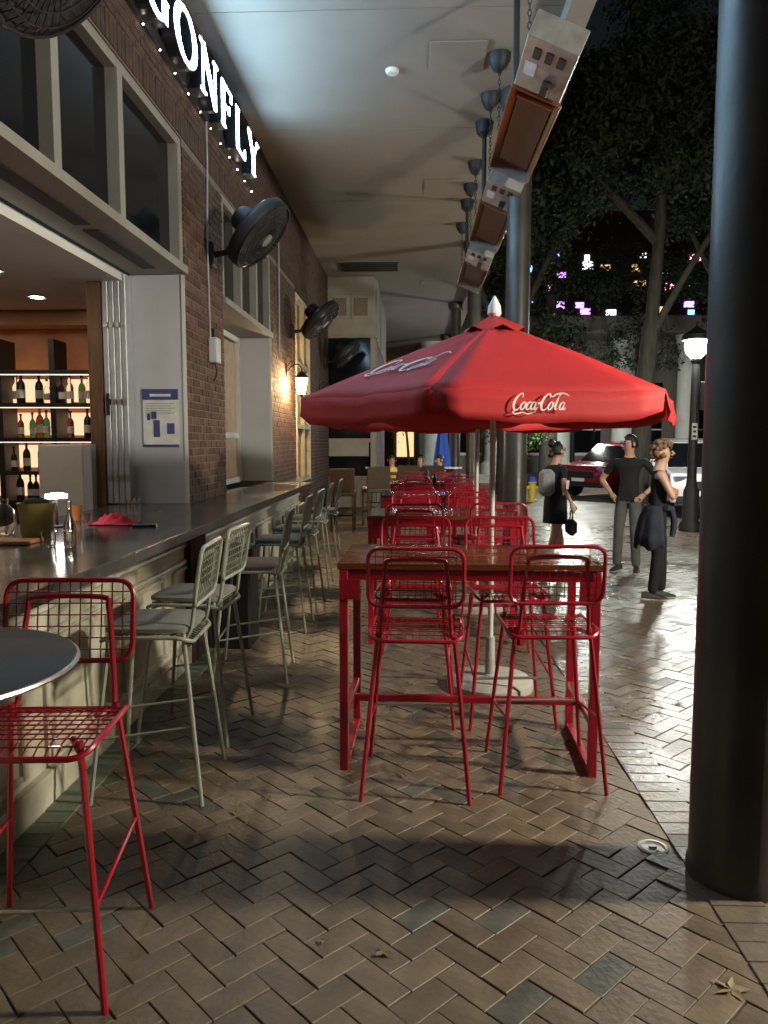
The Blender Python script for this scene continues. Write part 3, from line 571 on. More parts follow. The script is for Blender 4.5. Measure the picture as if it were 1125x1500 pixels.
# ------------------------------------------------------------ umbrellas with script lettering
SCRIPT = []
def L_(pts, w): SCRIPT.append((pts, w))
def capC(x):
    L_([(x + .62, .72), (x + .6, .95), (x + .45, 1.0), (x + .2, .75), (x + .08, .38), (x + .16, .06), (x + .36, .0), (x + .58, .2)], (.03, .07, .06, .12, .15, .12, .07, .03))
def oo(x): L_([(x + .2, .5), (x + .05, .25), (x + .12, .02), (x + .3, .12), (x + .36, .38), (x + .24, .5), (x + .3, .42), (x + .48, .45)], (.05, .11, .07, .08, .1, .05, .03, .02))
def cc(x): L_([(x + .34, .42), (x + .24, .5), (x + .06, .28), (x + .12, .02), (x + .36, .14)], (.06, .05, .12, .08, .03))
def aa(x): L_([(x + .32, .46), (x + .16, .46), (x + .05, .2), (x + .14, .02), (x + .3, .2), (x + .36, .48), (x + .32, .1), (x + .4, .02), (x + .52, .16)], (.06, .05, .11, .07, .05, .05, .1, .06, .02))
capC(0); oo(.55); cc(.95); aa(1.27); L_([(1.78, .38), (1.98, .44)], .1); capC(1.95); oo(2.5); L_([(2.95, .2), (3.2, .85), (3.3, 1.0), (3.2, .9), (3.06, .35), (3.08, .04), (3.22, .1)], (.03, .05, .06, .06, .12, .08, .03)); aa(3.3)
L_([(.3, -.02), (.1, -.12), (.35, -.24), (.8, -.14), (1.2, -.24), (1.7, -.1)], (.04, .06, .08, .07, .06, .02)); L_([(2.35, .98), (2.7, .82), (3.0, .98), (3.5, 1.02), (3.9, .85)], (.03, .06, .08, .07, .02))
def script_mesh(org, ex, ey, ez, h, sk=.25):
    m_ = MB()
    for q, (pts, w) in enumerate(SCRIPT):
        P = cr([(p[0], p[1], 0) for p in pts], 6); k = len(pts); w = w if isinstance(w, tuple) else (w,) * k; ws = []
        for i in range(len(P)): f = i / 6; a = min(int(f), k - 2); ws.append(w[a] + (w[a + 1] - w[a]) * (f - a))
        A, B = ribbon([(p.x * .88 + p.y * sk, p.y) for p in P], ws); n = len(A)
        m_.add([org + ex * ((p.x - 2) * h) + ey * (p.y * h) + ez * (.004 + q * .0003) for p in A + B], [(i, i + 1, n + i + 1, n + i) for i in range(n - 1)])
    return m_
def umbrella(X, Y, lab, seed, rot=0):
    t = thing('patio_umbrella', lab, 'umbrella', (X, Y, 0), rot); RU = 1.25; zr = 1.93; za = 2.43
    vt = [Vector((RU * math.cos(R(-170 + 60 * k)), RU * math.sin(R(-170 + 60 * k)), zr)) for k in range(6)]; ap = Vector((0, 0, za))
    can = None; sub = 8
    for k in range(6):
        a, b = vt[k], vt[(k + 1) % 6]; mb = MB(); rows = []
        for i in range(sub + 1):
            s_ = i / sub; s_ = .1 + .9 * s_; rows.append([ap.lerp(a.lerp(b, j / sub), s_) - Vector((0, 0, -.012 * math.sin(math.pi * s_) + .008 * math.sin(math.pi * j / sub) * math.sin(j * 2.1 + i * .8 + k) + .02 * math.sin(math.pi * j / sub) * s_)) for j in range(sub + 1)])
        out = ((a + b) / 2).copy(); out.z = 0; out.normalize()
        rim = rows[-1]; val = []
        for q in (.35, .7, 1):
            val.append([rim[j] + out * (.025 * q + (.003 if k == 1 else .012) * math.sin(j * 2.4 + k + seed) * q) - Vector((0, 0, (.15 + .012 * math.sin(math.pi * j / sub)) * q)) for j in range(sub + 1)])
        n = sub + 1; grid = lambda R_: [(i * n + j, i * n + j + 1, (i + 1) * n + j + 1, (i + 1) * n + j) for i in range(len(R_) - 1) for j in range(sub)]
        val = [[p + out * .004 for p in rim]] + val
        for i in (1, 2, 3): val[i][0] += Vector((0, 0, .035 * (i / 3) ** 3)) - (val[i][0] - val[i][1]) * .14 * i / 3; val[i][-1] += Vector((0, 0, .035 * (i / 3) ** 3)) - (val[i][-1] - val[i][-2]) * .14 * i / 3
        mb.add([p for r_ in rows for p in r_], grid(rows)); mb.add([p for r_ in val for p in r_], grid(val))
        o = mb.build('canopy_panel', 'umb', t, 'all'); sd = o.modifiers.new('thick', 'SOLIDIFY'); sd.thickness = .003
        if k == 1:   # front panel: lettering on the valance
            ex = (b - a).normalized(); ey = (Vector((0, 0, 1)) - out * .15).normalized(); script_mesh(a.lerp(b, .46) + out * .03 - Vector((0, 0, .115)), ex, ey, out, .085).build('lettering', 'white_print', o)
        if k == 0 or k == 4:
            ex = (b - a).normalized(); nrm = ((b - a).cross(ap - a)).normalized(); nrm = nrm if nrm.z > 0 else -nrm; ey = nrm.cross(ex); c0 = a.lerp(b, .52).lerp(ap, .3); sm_ = script_mesh(c0 - ey * .03, ex, ey * 1.15, nrm, .165)
            def drape(p):
                p = Vector(p); ss = (za - p.z) / (za - zr); ft_ = ap + (p - ap) / ss; tt = (ft_ - a).dot(b - a) / (b - a).length_squared
                return tuple(p + nrm * .009 - Vector((0, 0, -.012 * math.sin(math.pi * ss) + .008 * math.sin(math.pi * tt) * math.sin(tt * sub * 2.1 + (ss - .1) / .9 * sub * .8 + k) + .02 * math.sin(math.pi * tt) * ss)))
            sm_.v = [drape(p) for p in sm_.v]; sm_.build('lettering', 'white_print', o)
        MB().tube([ap.lerp(a, q_ / 8) - Vector((0, 0, .022)) for q_ in range(1, 9)], .008, 6).build('rib', 'polewhite', t); MB().tube([Vector((0, 0, 1.95)), ap.lerp(a, .5) - Vector((0, 0, .08))], .007, 6).build('strut', 'polewhite', t)
    cp = MB(); ring = [Vector((.2 * math.cos(R(-170 + 30 * k)), .2 * math.sin(R(-170 + 30 * k)), za - .06 + (.015 if k % 2 else -.025))) for k in range(12)]; cp.add([Vector((0, 0, za + .05))] + ring, [(0, k + 1, (k + 1) % 12 + 1) for k in range(12)]); cp.build('vent_cap', 'umb', t, 'all')
    MB().lathe([(.03, za + .03), (.045, za + .05), (.04, za + .1), (.018, za + .14), (.004, za + .165)], 14).build('finial', 'white_print', t, True); MB().lathe([(.019, 0), (.019, za)], 14).build('pole', 'polewhite', t, True); MB().lathe([(.04, 1.9), (.04, 2.0)], 12).build('hub', 'polewhite', t, True)
    MB().lathe([(.29, 0), (.29, .05), (.26, .075), (.05, .085), (.035, .1), (.03, .35)], 36).build('base', 'concrete', t, True)
umbrella(.52, 5.12, 'open red umbrella with white script lettering over the first tables', 0); umbrella(.62, 7.6, 'second open red umbrella, behind the first one', 2, 7)

# ------------------------------------------------------------ things on the counter
ZC = 1.071
def glass(X, Y, z, lab, r_=.036, h=.1, name='drinking_glass', m_='glass'):
    return tag(MB().lathe([(r_ * .8, 0), (r_, h), (r_ - .003, h), (r_ * .78 - .002, .008), (.002, .007)], 20).build(name, m_, smooth=True, loc=(X, Y, z)), lab, 'glass')
def px_counter(x, y): # pixel of the photograph to a point on the counter top
    p, w = R(5.158), R(2.196); fw = Vector((-math.sin(w) * math.cos(p), math.cos(w) * math.cos(p), -math.sin(p))); rt = Vector((math.cos(w), math.sin(w), 0)); up = rt.cross(fw)
    d = fw + rt * ((x - 562.5) / 1130) - up * ((y - 750) / 1130); k = (ZC - 1.65) / d.z; return d.x * k, d.y * k, ZC
glass(*px_counter(72, 800), 'short clear tumbler on the dark counter front', .042, .085); glass(*px_counter(127, 782), 'tall clear glass beside the glass bottle on the counter', .035, .13); glass(*px_counter(190, 752), 'clear glass behind the red napkin', .03, .11); glass(*px_counter(201, 752), 'clear glass beside the folding doors on the counter', .03, .13)
t = thing('glass_bottle', 'small clear glass water bottle on the counter', 'bottle', px_counter(103, 801)); MB().lathe([(.03, 0), (.033, .01), (.033, .12), (.014, .18), (.012, .24), (.015, .245), (.015, .255)], 18).build('glass_body', 'glass', t, True); MB().lathe([(.03, .004), (.03, .09), (.002, .09)], 16).build('water', 'glass', t)
t = thing('candle_jar', 'small white candle jar by the glass bottle', 'candle', px_counter(131, 784)); MB().lathe([(.03, 0), (.032, .045), (.029, .045), (.028, .03)], 18).build('jar', 'white', t, True); MB().lathe([(.027, .03), (.002, .034)], 12).build('wax', 'label', t)
t = thing('ice_bucket', 'olive yellow ceramic bucket holding a dark cloth on the counter', 'bucket', px_counter(55, 786)); MB().lathe([(.085, 0), (.095, .02), (.1, .15), (.11, .2), (.115, .21), (.1, .21), (.09, .05)], 28).build('body', 'olive', t, True); MB().ball((0, 0, .2), .085, 8, (1, 1, .5)).build('cloth', 'clothblack', t, True)
t = thing('table_lamp', 'small cordless lamp with glowing white disc shade on the counter', 'lamp', px_counter(84, 772)); MB().lathe([(.05, 0), (.05, .01), (.008, .015), (.008, .22)], 20).build('stem', 'black', t, True); MB().lathe([(.07, .2), (.072, .225), (.02, .235)], 24).build('shade', 'ledwhite', t, True)
t = thing('napkin', 'crumpled red cloth napkin on the dark counter', 'napkin', px_counter(168, 768)); nb = MB(); n = 14
nb.add([((i / n - .5) * .3, (j / n - .5) * .22, .004 + .055 * max(0, 1 - ((i / n - .5) ** 2 + (j / n - .5) ** 2) * 5) * (1 + .7 * math.sin(i * 1.7 + j * .6) * math.cos(j * 1.3)) + .006 * rnd.random()) for i in range(n + 1) for j in range(n + 1)], [(i * (n + 1) + j, i * (n + 1) + j + 1, (i + 1) * (n + 1) + j + 1, (i + 1) * (n + 1) + j) for i in range(n) for j in range(n)]); o = nb.build('cloth', 'napkin', t, 'all'); o.modifiers.new('thick', 'SOLIDIFY').thickness = .004
for i, (px_, py_) in enumerate(((72, 762), (110, 762))): tag(MB().lathe([(.04, 0), (.055, .11), (.05, .11), (.038, .01)], 20).build('orange_cup', 'orange', smooth=True, loc=px_counter(px_, py_)), ['orange cup behind the olive bucket', 'orange cup behind the glass bottle'][i], 'cup')
t = thing('serving_board', 'pale wooden board lying at the counter edge by the bucket', 'board', px_counter(12, 796)); MB().box((-.1, 0, .012), (.5, .16, .022), None, .004).build('board', 'shelfwood', t)
tag(MB().lathe([(.05, 0), (.07, .06), (.06, .15), (.025, .19), (.03, .23), (.027, .23), (.022, .19), (.055, .15), (.065, .06), (.045, .006)], 22).build('carafe', 'glass', smooth=True, loc=px_counter(8, 783)), 'round clear glass carafe at the end of the counter', 'carafe')
tag(MB().box((0, 0, .008), (.16, .09, .014), Matrix.Rotation(.2, 3, 'Z'), .003).build('menu_holder', 'blackplastic', loc=px_counter(212, 771)), 'flat black bill folder on the counter past the napkin', 'folder')
t = thing('waste_bin', 'tall black waste bin with a bag between the stools', 'bin', (-1.46, 6.15, 0)); bb = MB(); bb.span((-.17, -.17, 0), (.17, .17, .78), .02); bb.build('body', 'blackplastic', t); bg = MB(); pts = rrect(.37, .37, .05, 4); n = len(pts)
bg.add([(x * s_, y * s_, z + .012 * math.sin(i * 1.9 + q * 2)) for q, (s_, z) in enumerate(((1, .7), (1.03, .78), (1.0, .82), (.85, .8), (.6, .72))) for i, (x, y) in enumerate(pts)], [(i * n + j, i * n + (j + 1) % n, (i + 1) * n + (j + 1) % n, (i + 1) * n + j) for i in range(4) for j in range(n)]); bg.build('bag', 'bag', t, True)
# dishes on the farthest table
zt = 1.064
for i, (x, y) in enumerate(((.0, 11.25), (.35, 11.3))):
    tag(MB().lathe([(.06, 0), (.11, .015), (.1, .014), (.002, .006)], 24).build('plate', 'white', smooth=True, loc=(x, y, zt)), ['white plate with red napkin on the farthest red table, wall side', 'white plate on the farthest red table, street side'][i], 'plate')
o = MB().ball((0, 0, .04), .08, 8, (1.2, .7, .6)); tag(o.build('folded_napkin', 'napkin', smooth=True, loc=(.5, 11.5, zt)), 'folded red napkin standing on the farthest red table', 'napkin'); tag(MB().box((0, 0, .012), (.2, .1, .02), Matrix.Rotation(.3, 3, 'Z'), .004).build('folded_napkin', 'napkin', loc=(-.12, 11.5, zt)), 'flat red napkin on the farthest red table, wall side', 'napkin')
glass(.62, 11.4, zt, 'clear glass beside the folded red napkin', .035, .14); glass(.12, 11.6, zt, 'clear glass by the dark sauce bottle', .035, .12)
for i, (x, y, h) in enumerate(((.2, 11.6, .2), (.3, 11.2, .13))): tag(MB().lathe([(.035, 0), (.036, h * .6), (.014, h * .8), (.014, h)], 14).build('sauce_bottle', 'blackplastic', smooth=True, loc=(x, y, zt)), ['tall dark sauce bottle on the farthest red table', 'short dark drink glass on the farthest red table'][i], 'bottle')
# brown wicker chairs beyond
for i, (x, y, rz) in enumerate(((-1.3, 14.2, 0), (-.75, 15.2, 20), (-.1, 16.0, 0), (.45, 16.1, -10))):
    t = thing('wicker_chair', ['brown wicker bar chair with pale cushion below the lantern', 'brown wicker bar chair second from the wall', 'brown wicker bar chair at the far dining table, wall side', 'brown wicker bar chair at the far dining table, street side'][i], 'bar chair', (x, y, 0), rz, 'brown wicker chairs')
    MB().box((0, 0, .7), (.46, .44, .06), None, .01).build('seat', 'wicker', t); MB().box((0, .01, .75), (.42, .4, .04), None, .012).build('cushion', 'label', t); MB().box((0, -.21, .96), (.46, .04, .44), Matrix.Rotation(R(6), 3, 'X'), .012).build('backrest', 'wicker', t)
    for sx in (-1, 1):
        for sy in (-1, 1): MB().box((sx * .2, sy * .19, .335), (.04, .04, .67), None, .004).build('leg', 'wicker', t)
        MB().box((sx * .2, 0, .3), (.03, .34, .03)).build('rung', 'wicker', t)
    MB().box((0, .19, .28), (.36, .03, .03)).build('rung', 'wicker', t)
t = thing('dining_table', 'long brown dining table in front of the seated diners', 'table', (.1, 16.7, 0)); MB().box((0, 0, .98), (1.7, .7, .04), None, .006).build('top', 'brownwood', t)
for sx in (-1, 1):
    for sy in (-1, 1): MB().box((sx * .78, sy * .28, .48), (.06, .06, .96)).build('leg', 'brownwood', t)
t = thing('railing', 'black metal railing with bright top rail at the end of the patio', 'railing', (0, 19.2, 0))
MB().box((0, 0, 1.02), (2.4, .05, .05)).build('top_rail', 'steel', t); MB().box((0, 0, .15), (2.4, .03, .03)).build('bottom_rail', 'black', t)
for k in range(21): MB().box((-1.15 + k * .115, 0, .58), (.015, .015, .84)).build('baluster', 'black', t)

# ------------------------------------------------------------ people
def person(name, lab, loc, rz, J, E, root, mats, region, hair=None, extra=None, sub=2):
    t = thing(name, lab, 'person', loc, rz); me = bpy.data.meshes.new('body'); ids = list(J); me.from_pydata([J[k][0] for k in ids], [(ids.index(a), ids.index(b)) for a, b in E], [])
    o = bpy.data.objects.new('body', me); COL.objects.link(o); sk = o.modifiers.new('s', 'SKIN'); sk.branch_smoothing = .6; sv = me.skin_vertices[0].data
    for i, k in enumerate(ids): r_ = J[k][1]; sv[i].radius = (r_, r_) if not isinstance(r_, tuple) else r_; sv[i].use_root = (k == root)
    ss = o.modifiers.new('u', 'SUBSURF'); ss.levels = sub; ss.render_levels = sub
    dg = bpy.context.evaluated_depsgraph_get(); nm_ = bpy.data.meshes.new_from_object(o.evaluated_get(dg)); bpy.data.objects.remove(o)
    nm_.materials.clear()
    for m_ in mats: nm_.materials.append(M[m_])
    segs = [(Vector(J[a][0]), Vector(J[b][0]), a, b) for a, b in E]
    for p in nm_.polygons:
        c = p.center; best = None
        for A, B, a, b in segs:
            d = B - A; u = max(0, min(1, (c - A).dot(d) / max(d.length_squared, 1e-9))); ra = J[a][1] if not isinstance(J[a][1], tuple) else max(J[a][1]); dist = (A + d * u - c).length / ra
            if best is None or dist < best[0]: best = (dist, a, b, u)
        p.material_index = region(best[1], best[2], best[3], c); p.use_smooth = True
    hd = Vector(J['head'][0]); f = Vector(J['_f']) if '_f' in J else Vector((0, -1, 0))
    b = bpy.data.objects.new('body', nm_); COL.objects.link(b); b.parent = t
    return t, b
def head_bits(t, hd, f, hairm, style):
    f = Vector(f).normalized(); s_ = f.cross(Vector((0, 0, 1))).normalized(); up = Vector((0, 0, 1)); hd = Vector(hd)
    MB().tube([hd + f * .085 + up * .02, hd + f * .112 - up * .018, hd + f * .09 - up * .03], [.01, .017, .012], 8).build('nose', 'skin', t, True)
    for q in (-1, 1):
        MB().ball(hd + f * .088 + s_ * q * .034 + up * .018, .011, 6).build('eye', 'clothblack', t, True); MB().ball(hd + s_ * q * .09 - f * .01, .03, 6, (.5, .8, 1)).build('ear', 'skin', t, True); MB().tube([hd + f * .092 + s_ * q * .018 + up * .042, hd + f * .086 + s_ * q * .052 + up * .04], .005, 5).build('eyebrow', hairm, t, True)
    MB().tube([hd + f * .088 + s_ * -.022 - up * .058, hd + f * .096 - up * .056, hd + f * .088 + s_ * .022 - up * .058], .006, 6).build('mouth', mat('lips', (.4, .12, .1), .5), t, True)
    h = MB(); r2 = random.Random(3)
    if style == 'curly':
        for k in range(330):
            a, e = r2.uniform(0, 6.28), r2.uniform(-.5, 1.57); d = (s_ * math.cos(a) * math.cos(e) + f * math.sin(a) * math.cos(e) + up * math.sin(e))
            if d.dot(f) > .35 and d.z < .62: continue
            h.ball(hd + d * r2.uniform(.09, .125) + up * .01, r2.uniform(.014, .026), 5)
    else:
        n = 14; vs = []; vv = {}
        for i in range(n + 1):
            for j in range(2 * n):
                e = math.pi * i / n - math.pi / 2; a = math.pi * j / n; d = s_ * math.cos(a) * math.cos(e) + f * math.sin(a) * math.cos(e) + up * math.sin(e)
                cut = (d.dot(f) > .25 and d.z < .5) or d.z < -.45; rr = .106 if not cut else .07
                vs.append(hd + up * .012 - f * .008 + Vector((d.x * rr * .92, d.y * rr * .98, d.z * rr * 1.12)) * (1 + .03 * r2.uniform(-1, 1)))
        h.add(vs, [(i * 2 * n + j, i * 2 * n + (j + 1) % (2 * n), (i + 1) * 2 * n + (j + 1) % (2 * n), (i + 1) * 2 * n + j) for i in range(n) for j in range(2 * n)])
        if style == 'bun': h.ball(hd - f * .1 + up * .1, .055, 8); h.tube([hd - f * .1, hd - f * .12 - up * .08], [.05, .03], 8)
    h.build('hair', hairm, t, 'all')
def hand(t, wrist, dirv, side, m_='skin'):
    d = Vector(dirv).normalized(); s_ = Vector(side).normalized(); w = Vector(wrist); n = d.cross(s_)
    hb = MB(); hb.tube([w, w + d * .04, w + d * .085], [.026, .036, .034], 8)
    for k in range(4):
        b = w + d * .08 + s_ * (-.027 + .018 * k); L = (.06, .072, .068, .052)[k]; hb.tube([b, b + d * L * .5 + n * .008, b + d * L * .85 + n * .026], [.0095, .009, .007], 6)
    b = w + d * .03 - s_ * .03; hb.tube([b, b - s_ * .03 + d * .03, b - s_ * .032 + d * .065 + n * .01], [.013, .011, .008], 6); hb.build('hand', m_, t, True)
def shoe(t, p, f, m_='shoe'):
    f = Vector(f).normalized(); a = math.atan2(f.y, f.x); q = Matrix.Rotation(a, 3, 'Z'); s_ = MB()
    s_.add([q @ Vector(v) + Vector(p) for v in [(x, y * w, z) for (x, w, h) in ((-.09, .032, .085), (-.04, .036, .095), (.05, .042, .07), (.12, .044, .05), (.175, .026, .035)) for (y, z) in ((-1, .022), (-1, h * .7), (-.5, h), (.5, h), (1, h * .7), (1, .022))]], [(i * 6 + j, i * 6 + (j + 1) % 6, i * 6 + 6 + (j + 1) % 6, i * 6 + 6 + j) for i in range(4) for j in range(6)] + [tuple(range(6)), tuple(range(24, 30))]); o = s_.build('shoe', m_, t, True)
    MB().box(Vector(p) + q @ Vector((.04, 0, .012)), (.25, .07, .02), q, .008).build('sole', 'shoesole', o)
def legs(J, hipz, lf, rf, kl, kr, th=.082, ca=.06, ank=.98):
    J['hipL'] = ((.085, 0, hipz - .06), th * 1.12); J['hipR'] = ((-.085, 0, hipz - .06), th * 1.12); J['kneeL'] = (kl, ca * 1.15); J['kneeR'] = (kr, ca * 1.15); J['ankL'] = ((lf[0], lf[1], .07), ca * ank); J['ankR'] = ((rf[0], rf[1], .07), ca * ank)
    J['thL'] = (tuple((Vector(J['hipL'][0]) * .55 + Vector(kl) * .45)), th); J['thR'] = (tuple((Vector(J['hipR'][0]) * .55 + Vector(kr) * .45)), th); J['caL'] = (tuple(Vector(kl) * .65 + Vector(J['ankL'][0]) * .35), ca * 1.1); J['caR'] = (tuple(Vector(kr) * .65 + Vector(J['ankR'][0]) * .35), ca * 1.1)
    return [('pel', 'hipL'), ('hipL', 'thL'), ('thL', 'kneeL'), ('kneeL', 'caL'), ('caL', 'ankL'), ('pel', 'hipR'), ('hipR', 'thR'), ('thR', 'kneeR'), ('kneeR', 'caR'), ('caR', 'ankR')]
def torso(J, hz, shz, sw, chest=(.15, .1), waist=(.125, .09), lean=0):
    J['pel'] = ((0, 0, hz), (.145, .1)); J['wst'] = ((0, lean * .3, hz + .16), waist); J['chs'] = ((0, lean * .7, shz - .15), chest); J['nkb'] = ((0, lean, shz), (.105, .078)); J['nck'] = ((0, lean - .012, shz + .045), .06)
    J['jaw'] = ((0, lean - .03, shz + .09), (.06, .068)); J['head'] = ((0, lean - .022, shz + .165), (.082, .1)); J['crn'] = ((0, lean - .01, shz + .23), (.066, .075))
    J['shL'] = ((sw, lean, shz - .045), .058); J['shR'] = ((-sw, lean, shz - .045), .058)
    return [('pel', 'wst'), ('wst', 'chs'), ('chs', 'nkb'), ('nkb', 'nck'), ('nck', 'jaw'), ('jaw', 'head'), ('head', 'crn'), ('chs', 'shL'), ('chs', 'shR')]
def arm(J, s, el, wr, r_=.042):
    J['el' + s] = (el, r_ * .88); J['wr' + s] = (wr, r_ * .62); J['ua' + s] = (tuple(Vector(J['sh' + s][0]) * .5 + Vector(el) * .5), r_); return [('sh' + s, 'ua' + s), ('ua' + s, 'el' + s), ('el' + s, 'wr' + s)]
SKINJ = ('nck', 'jaw', 'head', 'crn')
# man: polo, grey trousers, hands on hips. local -y is where he faces
J = {}; E = torso(J, .95, 1.46, .19, (.165, .105), (.14, .1)); E += legs(J, .95, (.12, -.02), (-.13, .02), (.1, -.03, .5), (-.11, -.02, .5)); E += arm(J, 'L', (.36, .06, 1.17), (.2, -.06, 1.0), .046) + arm(J, 'R', (-.36, .06, 1.17), (-.2, -.06, 1.0), .046)
def reg(a, b, u, c):
    if abs(c.x) < .085 and c.z > 1.465: return 2
    if a in SKINJ or b in SKINJ: return 2 if c.z > 1.43 else 0
    if a[:2] in ('el',) or b[:2] in ('wr',) or (b[:2] == 'el' and u > .25): return 2
    if c.z < .95 and a[:2] not in ('ua', 'sh'): return 1
    return 0
t, b = person('person', 'person in black polo shirt and grey trousers standing hands on hips', (2.72, 9.85, 0), -28, J, E, 'pel', ['clothblack', 'trousers', 'skin2'], reg)
head_bits(t, (0, -.022, 1.625), (-.75, -.66, 0), 'hairb', 'short'); hand(t, (.2, -.06, 1.0), (-.5, -.5, -.5), (0, -.7, .7), 'skin2'); hand(t, (-.2, -.06, 1.0), (.5, -.5, -.5), (0, -.7, .7), 'skin2'); shoe(t, (.12, 0, 0), (.25, -1, 0)); shoe(t, (-.13, .04, 0), (-.2, -1, 0))
ft = Vector((-.75, -.66, 0)).normalized(); sd_ = ft.cross(Vector((0, 0, 1))); gl_ = MB()
for q in (-1, 1):
    cc_ = Vector((0, -.022, 1.643)) + ft * .102 + sd_ * q * .035; gl_.tube([cc_ + sd_ * .028 * math.cos(a * .785) + Vector((0, 0, .02 * math.sin(a * .785))) for a in range(8)], .003, 4, True); gl_.tube([cc_ + sd_ * q * .028, cc_ + sd_ * q * .05 - ft * .1], .003, 4)
gl_.build('glasses', 'blackplastic', t); MB().span((-.13, -.105, .93), (.13, -.1, .955)).build('belt', 'black', t)
# woman: black tank top, dark trousers, jacket tied round the waist, arms folded; local -y = facing, turned to +X
J = {}; E = torso(J, .92, 1.38, .155, (.125, .1), (.115, .092)); E += legs(J, .9, (.09, -.06), (-.08, .04), (.09, -.05, .47), (-.09, .0, .47),   .086, .058); E += arm(J, 'L', (.2, -.11, 1.1), (-.09, -.165, 1.14), .038) + arm(J, 'R', (-.2, -.12, 1.09), (.08, -.185, 1.1), .038)
def reg(a, b, u, c):
    if (abs(c.x) < .08 and c.z > 1.36) or (abs(c.x) > .145 and c.z > 1.02): return 1
    if a in SKINJ or b in SKINJ: return 1 if c.z > 1.33 else 0
    if a[:2] in ('ua', 'el') or b[:2] in ('wr', 'el') or (b[:2] == 'ua' and u > -.1): return 1
    return 0
t, b = person('person', 'person with curly hair, black tank top and folded arms, jacket round waist', (2.56, 8.15, 0), 78, J, E, 'pel', ['clothblack', 'skin'], reg)
head_bits(t, (0, -.022, 1.545), (-.15, -1, .05), 'hairc', 'curly'); hand(t, (-.09, -.165, 1.14), (-1, .35, .15), (0, -.2, 1)); hand(t, (.08, -.185, 1.1), (1, .4, .1), (0, -.2, 1)); shoe(t, (.09, -.04, 0), (0, -1, 0)); shoe(t, (-.08, .06, 0), (-.05, -1, 0))
jk = MB(); n = 20; rows = []
for i, (r1, r2_, z) in enumerate(((.15, .115, 1.0), (.17, .135, .95), (.18, .17, .85), (.185, .2, .7), (.18, .21, .56))):
    for k in range(n): a = R(-20 + 220 * k / (n - 1)); w = 1 + .07 * math.sin(k * 1.7) * (i > 1); rows.append((r1 * math.cos(a) * w, .02 + r2_ * math.sin(a) * w, z + .03 * math.sin(k * 1.1) * (i == 4)))
jk.add(rows, [(i * n + k, i * n + k + 1, (i + 1) * n + k + 1, (i + 1) * n + k) for i in range(4) for k in range(n - 1)]); o = jk.build('jacket', 'clothnavy', t, 'all'); o.modifiers.new('thick', 'SOLIDIFY').thickness = .02
jk = MB(); jk.tube(cr([(.13, -.06, .98), (.03, -.13, .96), (-.03, -.13, .96), (-.13, -.06, .98)], 4), .03, 8); jk.tube(cr([(.02, -.13, .96), (.05, -.16, .82), (.04, -.15, .66)], 4), [.028] * 9, 8); jk.tube(cr([(-.02, -.13, .96), (-.05, -.16, .84), (-.06, -.15, .7)], 4), [.028] * 9, 8); jk.build('jacket_sleeves', 'clothnavy', t, True)
# walker in black dress with bags
J = {}; E = torso(J, .93, 1.37, .15, (.125, .095), (.11, .088)); E += legs(J, .92, (.08, -.22), (-.08, .22), (.09, -.14, .48), (-.08, .06, .48), .078, .05, .7); E += arm(J, 'L', (.21, .02, 1.08), (.17, -.2, 1.08), .036) + arm(J, 'R', (-.2, .04, 1.07), (-.2, -.1, .88), .036)
def reg(a, b, u, c):
    if (abs(c.x) < .08 and c.z > 1.375) or (abs(c.x) > .165 and c.z < 1.2): return 1
    if a in SKINJ or b in SKINJ: return 1 if c.z > 1.34 else 0
    if a[:2] == 'el' or b[:2] == 'wr' or (b[:2] == 'el' and u > -.2): return 1
    return 0 if c.z > .66 else 1
t, b = person('person', 'person in short black dress walking past with bags, hair in a bun', (1.82, 9.95, 0), 120, J, E, 'pel', ['clothblack', 'skin'], reg)
head_bits(t, (0, -.022, 1.535), (0, -1, 0), 'hairb', 'bun'); hand(t, (.17, -.2, 1.08), (-.1, -1, .1), (0, 0, 1)); hand(t, (-.2, -.1, .88), (0, -.3, -1), (0, 1, 0)); shoe(t, (.08, -.2, 0), (0, -1, 0)); shoe(t, (-.08, .24, 0), (0, -1, 0))
sk_ = MB(); sk_.lathe([(.15, .98), (.165, .85), (.175, .62), (.165, .62)], 24); o = sk_.build('skirt', 'clothblack', t, True); o.scale = (1, .82, 1)
tag(MB().box((0, 0, 0), (.12, .24, .2), None, .04).build('handbag', 'clothblack', loc=(2.0, 9.82, .58)), 'black handbag carried by the walking person', 'bag'); hbg = [o for o in COL.objects if o.name.startswith('handbag')][0]; MB().tube(cr([(0, -.08, .09), (0, -.05, .2), (0, .05, .2), (0, .08, .09)], 4), .008, 6).build('handle', 'clothblack', hbg, True); tag(MB().box((0, 0, 0), (.2, .14, .34), None, .05).build('backpack', 'greycloth', loc=(1.69, 9.87, 1.14)), 'pale grey bag on the walking person shoulder', 'bag'); tag(MB().lathe([(.03, 0), (.037, .11), (.002, .112)], 14).build('paper_cup', 'label', smooth=True, loc=(2.01, 10.23, 1.04)), 'pale cup held by the walking person', 'cup')
